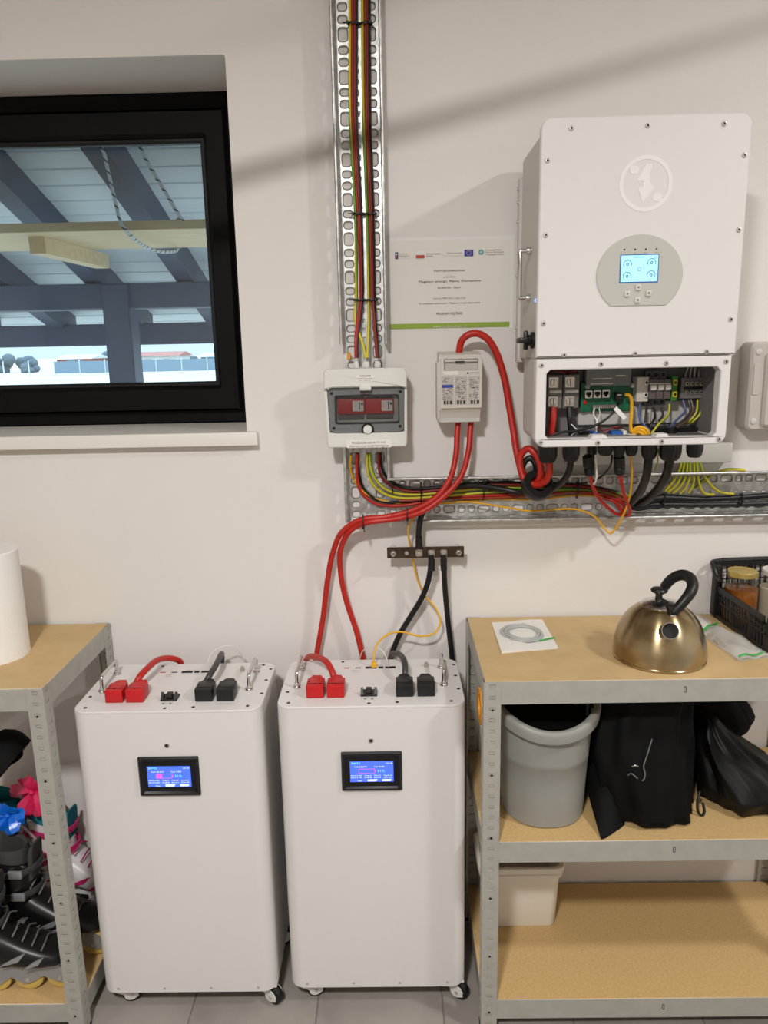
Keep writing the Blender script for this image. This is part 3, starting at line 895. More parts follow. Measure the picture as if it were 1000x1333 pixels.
cxx, czz = nx(610.2), nz(330)
rs = MB()
for k in range(12):
    a = PI * k / 6
    rs.lathe([(.0009, 0), (.0009, .0003)], (cxx + .0052 * math.cos(a), yy, czz + .0052 * math.sin(a)), (0, -1, 0), 5)
rs.build('flag_stars', 'flag_gold', ns)
MB().prism(circle(nx(626), nz(329.2), .0062, 20), yy, yy - .0003, XZ, holes=[circle(nx(626), nz(329.2), .0025, 20)]).build('fund_roundel', 'emblem_teal', ns)
for k, (s, w) in enumerate((('Narodowy Fundusz', 21), ('Ochrony Środowiska', 24), ('i Gospodarki Wodnej', 23.5))):
    text(s, .0045, (nx(631.5), yy, nz(327.6 + k * 2.9)), ns, 'ink_grey', align='LEFT', width=nx(631.5 + w) - nx(631.5))
for s, x0, x1, z, h, m in (('INWESTYCJA DOFINANSOWANA', 565, 605, 353.4, .0046, 'ink_dark'), ('ze środków', 577, 593, 361.0, .0042, 'ink_dark'),
                           ('Magazyn energii, Pława, Domaniów', 545, 626, 367.0, .0058, 'ink_dark'), ('20.000,00 - 06/21', 570, 600, 375.2, .0050, 'ink_dark'),
                           ('Umowa MP5-06.2 z dnia 2/23', 564, 606, 388.8, .0044, 'ink_grey'), ('Na urządzenia elektryczne - Magazyny energii elektrycznej', 545, 625, 395.2, .0044, 'ink_grey'),
                           ('PROGRAM MÓJ PRĄD', 568, 602, 409.6, .0066, 'ink_dark')):
    text(s, h * 1.25, (nx((x0 + x1) / 2), yy, nz(z)), ns, m, width=nx(x1) - nx(x0))

# ================================================================ the inverter
iy = -.300
iv = thing('inverter', (.515, 0, 1.405), 'large white wall inverter with round display and open wiring bay', 'inverter')
ix0, ix1, izt, izm, izb = .3055, .7225, 2.060, 1.592, 1.4035
MB().prism(rrect(ix0 + .006, ix1 - .006, izm - .004, izt - .010, (.006, .006, .024, .024), 5), -.055, iy + .012, XZ).build('housing', 'white_side', iv)
MB().prism(rrect(ix0, ix1, izm + .0015, izt, (.001, .001, .023, .023), 6), iy + .014, iy, XZ, bev=.0025).build('front_cover', 'white_powder', iv)
MB().box(ix0 - .001, ix1 - .02, -.055, -.030, izm - .012, izt - .06, .002, 1).build('mounting_plate', 'white_side', iv)
MB().box(ix0 + .06, ix1 - .06, -.031, -.0005, izm + .1, izt - .1).build('wall_bracket', 'galvanised', iv)
for z in [1.9763,1.946,1.9035,1.7823,1.6612]:
    MB().lathe([(.0042, 0), (.0042, .003), (.003, .004), (.0002, .004)], (ix0 - .001, -.044, z), (-1, 0, 0), 12).build('bracket_screw', 'screw_steel', iv)
def screw(parent, x, z, y, r=.0062, m='screw_steel'):
    s_ = MB().lathe([(r * 1.0, 0), (r, .0012), (r * .8, .0026), (r * .45, .0029), (r * .42, .0012), (.0002, .0012)], (x, y, z), (0, -1, 0), 16).build('cover_screw', m, parent)
    MB().lathe([(r * .40, 0), (r * .40, .0003), (.0002, .0003)], (x, y - .0013, z), (0, -1, 0), 6).build('screw_socket', 'dark_steel', s_)
for (x, y_, z) in [(0.3653,-0.3,2.0384),(0.5161,-0.3,2.0399),(0.6665,-0.3,2.04),(0.7112,-0.3,1.9813),(0.3197,-0.3,1.9799),(0.3195,-0.3,1.8387),(0.7109,-0.3,1.8407),(0.7081,-0.3,1.6645),(0.3191,-0.3,1.6638),(0.3642,-0.3,1.5985),(0.5132,-0.3,1.5987),(0.6625,-0.3,1.5997)]:
    screw(iv, x, z, iy, .0052)
# printed logo: pale ring with a lightning bolt and two dots
lc = (0.518,-0.3,1.9325)
MB().prism(circle(lc[0], lc[2], .0535, 48), iy - .0001, iy - .0006, XZ, holes=[circle(lc[0], lc[2], .0455, 48)]).build('logo_ring', 'logo_gloss', iv)
bo = [(0.5175,1.9699),(0.5298,1.9696),(0.5247,1.9511),(0.5255,1.9367),(0.5355,1.922),(0.5296,1.9163),(0.5122,1.8964),(0.503,1.9242),(0.5121,1.9269),(0.5131,1.9384),(0.4992,1.9387)]
bo = list(reversed(bo))
MB().prism(bo, iy - .0001, iy - .0006, XZ).build('logo_bolt', 'logo_gloss', iv)
for px in [(0.4936,-0.3,1.9589),(0.5425,-0.3,1.9059)]:
    MB().prism(rrect(px[0] - .009, px[0] + .009, px[2] - .008, px[2] + .008, .006, 4), iy - .0001, iy - .0006, XZ).build('logo_dot', 'logo_gloss', iv)
# round display panel, flat at the foot
dc = (0.5139,-0.3,1.7566)
R_ = .0885
pts = [(dc[0] + R_ * math.cos(a), dc[2] + R_ * .90 * math.sin(a)) for a in [(-50 + 280 * k / 40) * PI / 180 for k in range(41)]]
dpn = MB().prism(pts, iy - .0001, iy - .0022, XZ, bev=.0008).build('display_panel', 'panel_grey', iv)
q = [(0.473,-0.302,1.7957),(0.5511,-0.302,1.7963),(0.5502,-0.302,1.7428),(0.4746,-0.302,1.7421)]
sx0 = (q[0][0] + q[3][0]) / 2; sx1 = (q[1][0] + q[2][0]) / 2; sz0 = (q[2][2] + q[3][2]) / 2; sz1 = (q[0][2] + q[1][2]) / 2
MB().box(sx0 - .001, sx1 + .001, iy - .0032, iy - .0023, sz0 - .001, sz1 + .001).build('screen_bezel', 'relay_blue', dpn)
MB().box(sx0 + .0008, sx1 - .0008, iy - .0038, iy - .0033, sz0 + .0008, sz1 - .0008).build('screen', 'lcd_blue', dpn)
W_, H_ = sx1 - sx0, sz1 - sz0
def arc(cx, cz, r, a0, a1, w, n=18):
    o = [(cx + r * math.cos(a0 + (a1 - a0) * k / n), cz + r * math.sin(a0 + (a1 - a0) * k / n)) for k in range(n + 1)]
    i = [(cx + (r - w) * math.cos(a1 - (a1 - a0) * k / n), cz + (r - w) * math.sin(a1 - (a1 - a0) * k / n)) for k in range(n + 1)]
    return o + i
for (fx, fz) in ((.18, .66), (.82, .70), (.18, .22), (.82, .25)):
    c = (sx0 + W_ * fx, sz0 + H_ * fz)
    MB().prism(arc(c[0], c[1], .0088, -.5, PI + .5, .0013), iy - .0041, iy - .0039, XZ).build('gauge_arc', 'lcd_ink', dpn)
    MB().prism(circle(c[0], c[1], .0030, 10), iy - .0041, iy - .0039, XZ, holes=[circle(c[0], c[1], .0014, 10)]).build('gauge_icon', 'lcd_ink', dpn)
MB().prism(circle(sx0 + W_ * .5, sz0 + H_ * .47, .0042, 20), iy - .0041, iy - .0039, XZ, holes=[circle(sx0 + W_ * .5, sz0 + H_ * .47, .0034, 20)]).build('center_icon', 'relay_blue', dpn)
MB().prism(circle(sx0 + W_ * .92, sz0 + H_ * .90, .0028, 14), iy - .0041, iy - .0039, XZ, holes=[circle(sx0 + W_ * .92, sz0 + H_ * .90, .0020, 14)]).build('settings_icon', 'lcd_ink', dpn)
text('12/04/2023 08:21', .0032, (sx0 + W_ * .48, iy - .0041, sz0 + H_ * .89), dpn, 'lcd_ink', width=W_ * .38)
for (x, y_, z), s in zip([(0.4803,-0.302,1.8067),(0.5021,-0.302,1.8066),(0.524,-0.302,1.8065),(0.5459,-0.302,1.8068)], ('DC', 'AC', 'Normal', 'Alarm')):
    MB().lathe([(.0017, 0), (.0017, .0010), (.0002, .0012)], (x, iy - .0022, z), (0, -1, 0), 10).build('status_lamp', 'gasket', dpn)
    text(s, .0030, (x, iy - .0024, z - .0075), dpn, 'ink_grey')
for (x, y_, z), s in zip([(0.5122,-0.302,1.7321),(0.4899,-0.302,1.7196),(0.5341,-0.302,1.7202),(0.5119,-0.302,1.7069)], ('Up', 'Esc', 'Enter', 'Down')):
    k_ = MB().box(x - .0058, x + .0058, iy - .0048, iy - .0020, z - .0062, z + .0058, .0016).build('push_button', 'beige_plastic', dpn)
    MB().lathe([(.0022, 0), (.0022, .0003)], (x, iy - .0049, z), (0, -1, 0), 10).build('button_icon', 'ink_grey', k_)
    text(s, .0036, (x, iy - .0024, z - .0100), dpn, 'ink_grey')
# left cheek: chrome carry handle, blue glint as a glowing dot, black rotary isolator, rating sticker
hx = ix0 + .006
hz1, hz0 = 1.8221, 1.7226
hh = MB().tube([(hx, -.185, hz1), (hx - .024, -.185, hz1), (hx - .0245, -.185, hz1 - .001), (hx - .0245, -.185, hz0 + .001), (hx - .024, -.185, hz0), (hx, -.185, hz0)], .0050, 10, 2, smooth=False).build('carry_handle', 'chrome', iv)
for z in (hz0, hz1): MB().lathe([(.0082, 0), (.0082, .010), (.0068, .012)], (hx, -.185, z), (-1, 0, 0), 16).build('handle_foot', 'chrome', hh)
MB().lathe([(.0045, 0), (.0045, .003), (.002, .005), (.0002, .0055)], (hx, -.262, 1.7124), (-1, 0, 0), 12).build('blue_glint', 'glint_blue', iv)  # blue glint beside the handle, made as a small glowing dot
kz = 1.6304
kb = MB().lathe([(.018, 0), (.018, .006), (.012, .007), (.012, .012)], (hx, -.235, kz), (-1, 0, 0), 20).build('isolator_base', 'black_plastic', iv)
MB().box(hx - .034, hx - .010, -.260, -.210, kz - .006, kz + .006, .003).build('rotary_grip', 'black_plastic', iv)
MB().box(hx - .022, hx - .012, -.243, -.227, kz - .021, kz + .021, .004).build('rotary_wing', 'black_plastic', iv)
MB().box(hx - .0008, hx, -.285, -.262, izm - .018, izm + .012).build('rating_sticker', 'ink_pale', iv)
text('PV SWITCH', .006, (hx - .0010, -.2735, izm - .004), iv, 'ink_dark', 'left', width=.018)

# ---- wiring bay
by = -.285
bx0, bx1 = .3065, .7165
outer = rrect(bx0, bx1, izb, izm - .0015, (.022, .022, .002, .002), 6)
ox0, ox1, oz0, oz1 = 0.3288, 0.6953, 1.4207, 1.568
c_ = .008
t1x0, t1x1 = 0.4265, 0.4645
t2x0, t2x1 = 0.5648, 0.5961
hole = [(ox0, oz0 + c_), (ox0 + c_, oz0), (t1x0, oz0), (t1x0 + .005, oz0 + .007), (t1x1 - .005, oz0 + .007), (t1x1, oz0), (t2x0, oz0), (t2x0 + .005, oz0 + .007), (t2x1 - .005, oz0 + .007), (t2x1, oz0),
        (ox1 - c_, oz0), (ox1, oz0 + c_), (ox1, oz1 - c_), (ox1 - c_, oz1), (ox0 + c_, oz1), (ox0, oz1 - c_)]
MB().prism(outer, -.272, iy, XZ, holes=[hole], bev=.002).build('bay_frame', 'white_powder', iv)
iw = (bx0 + .012, bx1 - .012, izb + .012, izm - .010)
MB().prism(rrect(bx0 + .004, bx1 - .004, izb + .003, izm - .0025, (.026, .026, .002, .002), 6), -.125, -.273, XZ, holes=[rrect(iw[0], iw[1], iw[2], iw[3], .010, 4)]).build('bay_shell', 'white_side', iv)
bw = -.140
MB().prism(rrect(bx0 + .006, bx1 - .006, izb + .005, izm - .004, .02, 5), -.122, bw, XZ).build('bay_back', 'compartment', iv)
MB().box(iw[0], iw[1], -.268, bw, iw[2] - .0005, iw[2] + .002).build('bay_floor', 'compartment', iv)
MB().box(iw[1] - .002, iw[1] + .0005, -.268, bw, iw[2], iw[3]).build('bay_side', 'compartment', iv)
MB().box(iw[0] - .0005, iw[0] + .002, -.268, bw, iw[2], iw[3]).build('bay_side', 'compartment', iv)
for (x, y_, z) in [(0.3171,-0.3,1.578),(0.4424,-0.3,1.5779),(0.5795,-0.3,1.5776),(0.705,-0.3,1.5783),(0.3194,-0.3,1.4144),(0.4425,-0.3,1.4113),(0.5793,-0.3,1.412),(0.7017,-0.3,1.4146)]:
    screw(iv, x, z, iy, .0055, 'screw_steel')
def bp(x0, x1, z0, z1, y0, y1, n, m, par=iv, bev=.001):              # block given as X, Z rectangles and two depths
    return MB().box(x0, x1, y1, y0, z0, z1, bev, 1).build(n, m, par)
# battery terminals
for (x0, x1) in ((0.3543, 0.3883), (0.3901, 0.4267)):
    zt, zb_ = 1.553, 1.4771
    tb = bp(x0, x1, zb_, zt, bw, -.185, 'battery_terminal', 'terminal_grey')
    mid = (zt + zb_) / 2
    xc = x0 + (x1 - x0) * .40
    for zz in (mid + .021, mid - .022):
        bp(xc - .0115, xc + .0115, zz - .0125, zz + .0125, -.184, -.187, 'clamp_plate', 'tinned', tb)
        MB().lathe([(.0082, 0), (.0082, .002), (.0075, .003), (.0002, .003)], (xc, -.187, zz), (0, -1, 0), 16).build('clamp_screw', 'tinned', tb)
        MB().box(xc - .0008, xc + .0008, -.1905, -.1899, zz - .007, zz + .007).build('screw_slot', 'dark_steel', tb)
    bp(x0 + .004, x1 - .002, mid - .0035, mid + .0040, -.184, -.190, 'insulating_bar', 'paper_white', tb)
# control board with network sockets, ribbon header, clear shield
def pr(a, b_, c, d, y): return None
zb0, zb1 = 1.4672, 1.5333
xb0, xb1 = 0.4352, 0.5544
bp(xb0 - .002, 0.6032, 1.4352, zb0 + .01, bw, -.155, 'board_bracket', 'white_side')
pcb = bp(xb0, xb1, zb0, zb1, -.158, -.168, 'control_board', 'pcb_green')
for (cx_, cy_) in ((767, 513.5), (778.2, 513.2), (789.5, 512.8)):
    pass
for (x, y_, z) in [(0.448,-0.19,1.5079),(0.4675,-0.19,1.5081),(0.4871,-0.19,1.5084)]:
    s_ = MB().prism(rrect(x - .0082, x + .0082, z - .0085, z + .0085, .001, 1), -.168, -.188, XZ, holes=[[(x - .0062, z - .002), (x - .0062, z + .0058), (x + .0062, z + .0058), (x + .0062, z - .002), (x + .0032, z - .002), (x + .0032, z - .0065), (x - .0032, z - .0065), (x - .0032, z - .002)][::-1]]).build('network_socket', 'tinned', pcb)
    MB().box(x - .0078, x + .0078, -.176, -.170, z - .0078, z + .0078).build('socket_cavity', 'gasket', s_)
xs, _, zs = (0.5195,-0.19,1.5022)
s_ = bp(xs - .010, xs + .006, zs - .011, zs + .008, -.168, -.186, 'network_socket', 'black_plastic', pcb)
bp(xs - .007, xs + .004, zs + .001, zs + .0055, -.186, -.188, 'socket_shield', 'tinned', s_)
x0_, _, z0_ = (0.4601,-0.175,1.4744); x1_, _, z1_ = (0.5143,-0.175,1.483)
hd = bp(x0_, x1_, z0_, z1_, -.168, -.178, 'pin_header', 'terminal_grey', pcb)
pin = None
for k in range(12):
    x = x0_ + (x1_ - x0_) * (k + .5) / 12
    bp(x - .0010, x + .0010, z0_ + .001, z1_ - .001, -.178, -.181, 'pin', 'tinned', hd, 0)
cc = (0.4443,-0.18,1.4891)
MB().lathe([(.0045, 0), (.0045, .003), (.0002, .004)], (cc[0], -.168, cc[2]), (0, -1, 0), 12).build('red_button', 'red_plastic', pcb)
for (x, y_, z) in [(0.4482,-0.18,1.5247),(0.5511,-0.18,1.5252)]:
    MB().lathe([(.0058, 0), (.0058, .006), (.004, .009), (.0002, .0095)], (x, -.168, z), (0, -1, 0), 12).build('stand_off', 'paper_white', pcb)
MB().lathe([(.0075, 0), (.0075, .004), (.0035, .0045), (.0035, .001), (.0002, .001)], (0.4413, -.165, 1.4734), (0, -1, 0), 14).build('fixing_pad', 'pcb_green', pcb)
bp(0.4396, 0.5417, 1.5252, 1.5663, -.190, -.192, 'clear_shield', 'clear_cover')
bp(0.4446, 0.5479, 1.5242, 1.5674, bw, -.160, 'upper_board', 'terminal_grey')
for a, bq, z in ((772, 797, 492.5), (771, 798, 499), (803, 815, 488.5)):
    pass
for (x0_, x1_, zz) in [(0.4545,0.4977,1.5427),(0.4498,0.5,1.5316),(0.5061,0.5285,1.5488)]:
    MB().box(x0_, x1_, -.1935, -.192, zz - .0008, zz + .0008).build('shield_ridge', 'tinned', iv)
# relays at the bottom
for (x0_, x1_, z0_, z1_, m) in [(0.4974,0.5288,1.4063,1.4239),(0.4554,0.4642,1.4081,1.4222),(0.4799,0.4956,1.4081,1.4204)] if False else []:
    pass
for (x0_, x1_, z0_, z1_), m in zip([(0.4991,0.5236,1.4063,1.4239),(0.5253,0.534,1.4099,1.4257),(0.4554,0.4659,1.4081,1.4239),(0.4869,0.4956,1.4063,1.4169),(0.4292,0.4485,1.4081,1.4257)], ('relay_blue', 'paper_white', 'relay_blue', 'paper_white', 'black_plastic')):
    bp(x0_, x1_, z0_, z1_, -.170, -.205, 'plug_block', m)
# neutral block, three pole breaker, earth block, five way terminal strip on a rail
bp(0.577, 0.7516, 1.5047, 1.5257, bw, -.158, 'mounting_rail', 'galvanised')
bp(0.5661, 0.7163, 1.435, 1.4867, bw, -.146, 'wiring_plate', 'white_side')
nb = bp(0.5538, 0.5806, 1.4898, 1.5446, -.158, -.195, 'neutral_block', 'beige_plastic')
for (x, y_, z) in [(0.5746,-0.2,1.5326),(0.5743,-0.2,1.5052)]:
    s_ = bp(x - .005, x + .005, z - .006, z + .006, -.195, -.198, 'clamp', 'paper_white', nb)
    MB().lathe([(.003, 0), (.003, .0006), (.0002, .0006)], (x, -.198, z), (0, -1, 0), 10).build('clamp_hole', 'gasket', nb)
for (xa, xb_) in [(0.5787,0.5945),(0.595,0.6108),(0.6113,0.6267)]:
    za, zb2, zc, zd = [1.5578,1.5393,1.4958,1.4795]
    pole = bp(xa, xb_, zd, za, -.158, -.175, 'breaker_pole', 'breaker_grey')
    bp(xa, xb_, zc, zb2, -.175, -.205, 'breaker_face', 'breaker_grey', pole)
    bp(xa + .0015, xb_ - .0015, 1.5158, 1.5277, -.205, -.214, 'toggle', 'paper_white', pole)
    bp(xa, xb_, 1.5283, 1.5317, -.205, -.206, 'white_line', 'paper_white', pole)
    xm = (xa + xb_) / 2
    for zz in ((za + zb2) / 2, (zc + zd) / 2 - .001):
        MB().lathe([(.0042, 0), (.0042, .001), (.0002, .001)], (xm, -.1755, zz), (0, -1, 0), 10).build('terminal_hole', 'gasket', pole)
    MB().box(xm - .002, xm + .0005, -.2058, -.205, zc + .008, zc + .010).build('red_mark', 'red_plastic', pole)
eb = bp(0.6321, 0.6459, 1.4902, 1.5458, -.158, -.195, 'earth_block', 'green_plastic')
for (x, y_, z) in [(0.6391,-0.2,1.5313),(0.6399,-0.2,1.5048)]:
    bp(x - .0055, x + .0055, z - .0065, z + .0065, -.195, -.198, 'clamp', 'cable_earth', eb)
    MB().lathe([(.003, 0), (.003, .0006), (.0002, .0006)], (x, -.198, z), (0, -1, 0), 10).build('clamp_hole', 'gasket', eb)
ts = bp(0.6554, 0.7165, 1.4944, 1.5406, -.158, -.190, 'terminal_strip', 'terminal_grey')
for k in range(5):
    for (y0_, c0) in ((0, 0), (1, 1)):
        x, _, z = ((0.6679 + (0.0431) * k / 4), 0, (1.5276, 1.5079)[y0_])
        bp(x - .0042, x + .0042, z - .0046, z + .0046, -.190, -.194, 'terminal_cage', 'tinned', ts)
        MB().lathe([(.0022, 0), (.0022, .0006), (.0002, .0006)], (x, -.194, z), (0, -1, 0), 8).build('terminal_hole', 'gasket', ts)
bp(0.6605, 0.7105, 1.5149, 1.5201, -.190, -.1935, 'dark_groove', 'gasket', ts)
# loose wiring inside the bay
def wire(pts, r, m, n='wire'): return MB().tube(pts, r, 8, 5).build(n, m, iv)
wire([(0.3677,-0.195,1.4813),(0.3656,-0.2,1.4556),(0.3628,-0.2,1.4295),(0.3602,-0.2,1.3943)], .0078, 'cable_red')
wire([(0.4043,-0.195,1.4805),(0.4048,-0.2,1.4549),(0.4083,-0.2,1.4286),(0.4111,-0.2,1.3934)], .0078, 'cable_black')
wire([(0.403,-0.16,1.5533),(0.4052,-0.18,1.5591),(0.4191,-0.18,1.5605),(0.4252,-0.17,1.5532)], .0022, 'cable_dark_red')
wire([(0.3606,-0.16,1.5576),(0.3703,-0.18,1.5632),(0.3931,-0.18,1.5576),(0.4179,-0.17,1.562)], .0022, 'cable_dark_red')
wire([(0.5137,-0.2,1.4892),(0.503,-0.215,1.4767),(0.4819,-0.22,1.4552),(0.4482,-0.22,1.4369),(0.414,-0.22,1.4289),(0.3795,-0.22,1.4261),(0.3531,-0.215,1.4156)], .0028, 'cable_black')
wire([(0.4054,-0.21,1.4436),(0.4186,-0.215,1.43),(0.4274,-0.215,1.4264)], .0012, 'cable_white')
wire([(0.3996,-0.21,1.4089),(0.4085,-0.215,1.4215),(0.4204,-0.215,1.4282)], .0010, 'cable_white')
wire([(0.4627,-0.185,1.4769),(0.4602,-0.19,1.4617),(0.4651,-0.2,1.4485),(0.4642,-0.2,1.4276),(0.4654,-0.2,1.3959)], .0022, 'cable_white')
wire([(0.4732,-0.185,1.4767),(0.4742,-0.19,1.4614),(0.464,-0.198,1.4448)], .0012, 'cable_white')
wire([(0.47,-0.19,1.4352),(0.4782,-0.2,1.4273),(0.4972,-0.2,1.4304),(0.5227,-0.19,1.4324)], .0014, 'cable_dark_red')
wire([(0.4736,-0.19,1.4334),(0.4836,-0.2,1.4219),(0.5058,-0.2,1.4338),(0.5299,-0.19,1.4288)], .0014, 'cable_dark_red')
wire([(0.53,-0.195,1.5058),(0.5357,-0.205,1.5045),(0.539,-0.21,1.4928),(0.5397,-0.21,1.4618),(0.5389,-0.21,1.4411),(0.5415,-0.21,1.4237)], .0038, 'cable_yellow')
for k in range(3):
    wire([(0.5448,-0.205,1.4248),(0.5549,-0.21,1.433),(0.5672,-0.215,1.4324),(0.578,-0.215,1.4235),(0.5824,-0.21,1.4054)] if k == 0 else ([(0.5444,-0.207,1.4198),(0.5542,-0.213,1.4281),(0.563,-0.218,1.4276),(0.5721,-0.218,1.4187),(0.5763,-0.213,1.4041)] if k == 1 else [(0.5454,-0.21,1.4149),(0.5536,-0.216,1.4223),(0.561,-0.22,1.4209),(0.5665,-0.22,1.4139),(0.5702,-0.216,1.4011)]), .0036, 'cable_yellow')
xq, _, zq = (0.5504,-0.2,1.4119)
MB().cyl((xq - .006, -.205, zq - .010), (xq - .006, -.205, zq + .006), .013, .013, 18).build('white_grommet', 'paper_white', iv)
fl_ = MB()
a = (0.4983,-0.225,1.4793); c2 = (0.5217,-0.225,1.4549)
d = Vector((c2[0] - a[0], 0, c2[2] - a[2])); nrm = Vector((-d.z, 0, d.x)).normalized() * .0048
fl_.loft([[Vector(a) + nrm, Vector(a) - nrm, Vector(a) - nrm + V(0, .0004, 0), Vector(a) + nrm + V(0, .0004, 0)],
          [Vector(c2) + nrm, Vector(c2) - nrm, Vector(c2) - nrm + V(0, .0004, 0), Vector(c2) + nrm + V(0, .0004, 0)]])
fl_.build('cable_flag', 'paper_white', iv)
for pts, m in (([(0.5672,-0.18,1.4832),(0.5634,-0.19,1.4597),(0.568,-0.2,1.443),(0.5901,-0.2,1.4216)], 'cable_blue'), ([(0.5833,-0.18,1.4759),(0.5791,-0.19,1.4594),(0.5783,-0.19,1.4419)], 'cable_grey'),
               ([(0.5991,-0.18,1.4756),(0.6003,-0.19,1.4555),(0.5892,-0.2,1.4374),(0.5869,-0.2,1.4165)], 'cable_black'), ([(0.6166,-0.18,1.4753),(0.6176,-0.19,1.4586),(0.6061,-0.2,1.4458)], 'cable_grey'),
               ([(0.6355,-0.18,1.4819),(0.6298,-0.19,1.4584),(0.6065,-0.2,1.4388),(0.5887,-0.2,1.4147)], 'cable_earth')):
    wire(pts, .0026, m)
for pts, m in (([(0.6656,-0.18,1.49),(0.6677,-0.19,1.4664),(0.6493,-0.2,1.4502),(0.633,-0.2,1.4331),(0.6324,-0.2,1.4138)], 'cable_blue'), ([(0.6778,-0.18,1.4898),(0.6799,-0.19,1.4661),(0.6617,-0.2,1.4465),(0.64,-0.2,1.4312),(0.6359,-0.2,1.4138)], 'cable_grey'),
               ([(0.6839,-0.18,1.4897),(0.6851,-0.19,1.466),(0.6654,-0.2,1.4429),(0.6454,-0.2,1.4293),(0.6411,-0.2,1.4137)], 'cable_brown'), ([(0.6988,-0.18,1.4894),(0.6939,-0.19,1.4641),(0.6796,-0.19,1.4434),(0.6751,-0.18,1.4373)], 'cable_earth'),
               ([(0.7084,-0.18,1.4892),(0.7029,-0.19,1.4605),(0.6884,-0.19,1.4433),(0.6839,-0.18,1.4371)], 'cable_earth')):
    wire(pts, .0026, m)
for k, (xa, xc2) in enumerate(((893, 898), (899, 902.5), (905, 907), (910, 911), (913, 914.5))):
    wire(([(0.6813,-0.16,1.5669),(0.6717,-0.17,1.5484),(0.6676,-0.18,1.5402)], [(0.6883,-0.16,1.5667),(0.6821,-0.17,1.5499),(0.678,-0.18,1.54)], [(0.6971,-0.16,1.5666),(0.6917,-0.17,1.5497),(0.6876,-0.18,1.5398)], [(0.7059,-0.16,1.5664),(0.7013,-0.17,1.5495),(0.698,-0.18,1.5396)], [(0.7061,-0.16,1.5629),(0.7083,-0.17,1.5494),(0.7077,-0.18,1.5377)])[k], .0016 if k < 4 else .0024, 'cable_white')
MB().cyl((0.6357,-0.2,1.4313), (0.6382,-0.2,1.3891), .011, .011, 16).build('gland_nut', 'black_plastic', iv)
MB().box(0.6037, 0.7101, -.185, bw, 1.4028, 1.4278).build('cable_duct', 'black_plastic', iv)
# glands under the bay
for (x, y_, z), r, ln in zip([(0.3552,-0.2,1.3856),(0.4088,-0.2,1.3846),(0.4642,-0.17,1.3796),(0.487,-0.2,1.3831),(0.5186,-0.2,1.3825),(0.5467,-0.2,1.382),(0.5879,-0.2,1.3812),(0.6352,-0.2,1.3803),(0.6911,-0.2,1.3828)], (.0255, .0225, .013, .0195, .015, .0155, .0205, .028, .0205), (.054, .052, .052, .040, .044, .042, .050, .054, .048)):
    gland(iv, (x, y_, izb + .006), r * .92, ln, 'black_plastic')

# ---- second wall unit, cut by the right edge
rb = thing('junction_box', (1.0, 0, 1.40), 'pale grey wall box cut off by the right edge of the frame', 'electrical box')
rx0, rx1, rz0, rz1 = .868, 1.20, 1.402, 1.617
MB().prism(rrect(rx0, rx1, rz0, rz1, .016, 5), -.0005, -.062, XZ, bev=.006).build('housing', 'box_grey', rb)
MB().prism(rrect(rx0 + .034, rx1 - .034, rz0 + .010, rz1 - .024, .012, 5), -.062, -.072, XZ, bev=.006).build('lid', 'box_grey', rb)
MB().prism(rrect(rx0 + .008, rx0 + .024, rz0 + .088, rz1 - .05, .004, 3), -.0621, -.0645, XZ, bev=.001).build('side_cover', 'box_grey', rb)
for z in (rz0 + .025, rz1 - .024): MB().lathe([(.0075, 0), (.0075, .002), (.006, .003), (.0002, .003)], (rx0 + .017, -.062, z), (0, -1, 0), 16).build('screw_cap', 'grey_plastic', rb)
# ---- white duct behind the bay, where the earth wires come out
MB().prism(rrect(-.034, -.0005, 1.3215, 1.3702, .003, 2), .44, 0.8523, YZ).build('wall_duct', 'white_plastic', None, 'short white square duct on the wall below the big white unit', 'duct')

# ================================================================ battery cabinets
QX0, QX1, QY0, QY1, QZ0, QZ1 = -.279, .1575, -.335, -.068, .062, .820
def socket_plug(b_, parent, x, m, name, y0, corded):
    x0, x1 = x - .0205, x + .0205
    zt = QZ1 + .0015
    mb = MB()
    mb.box(x0, x1, y0, y0 + .046, zt, zt + .031, .002)
    p = mb.build(name, m, parent)
    mb = MB()
    o = [(x0 + .002, y0 + .045), (x1 - .002, y0 + .045), (x1 - .010, y0 + .066), (x0 + .010, y0 + .066)]
    mb.prism(o, zt + .004, zt + .029, XY, bev=.002)
    mb.build('socket_neck', m, p)
    MB().box(x0 + .001, x1 - .001, y0 + .012, y0 + .0135, zt + .0305, zt + .0318).build('seam', 'gasket', p)
    for sx in (x0 + .005, x1 - .005, x): MB().lathe([(.0017, 0), (.0017, .0006), (.0002, .0006)], (sx, y0 + (.024 if sx != x else .010), zt + .0309), (0, 0, 1), 8).build('dimple', 'gasket', p)
    return p
bt = thing('battery_cabinet', ((QX0 + QX1) / 2, (QY0 + QY1) / 2, 0), 'white battery cabinet on casters standing right, next to the shelf with the kettle', 'battery', 'battery cabinets')
MB().prism(rrect(QX0, QX1, QY0, QY1, .034, 8), QZ0, QZ1 - .004, XY).build('body', 'white_powder', bt, ang=30)
MB().prism(rrect(QX0 + .0005, QX1 - .0005, QY0 + .0005, QY1 - .0005, .034, 8), QZ1 - .0035, QZ1 + .001, XY, bev=.0012).build('top_plate', 'white_powder', bt, ang=30)
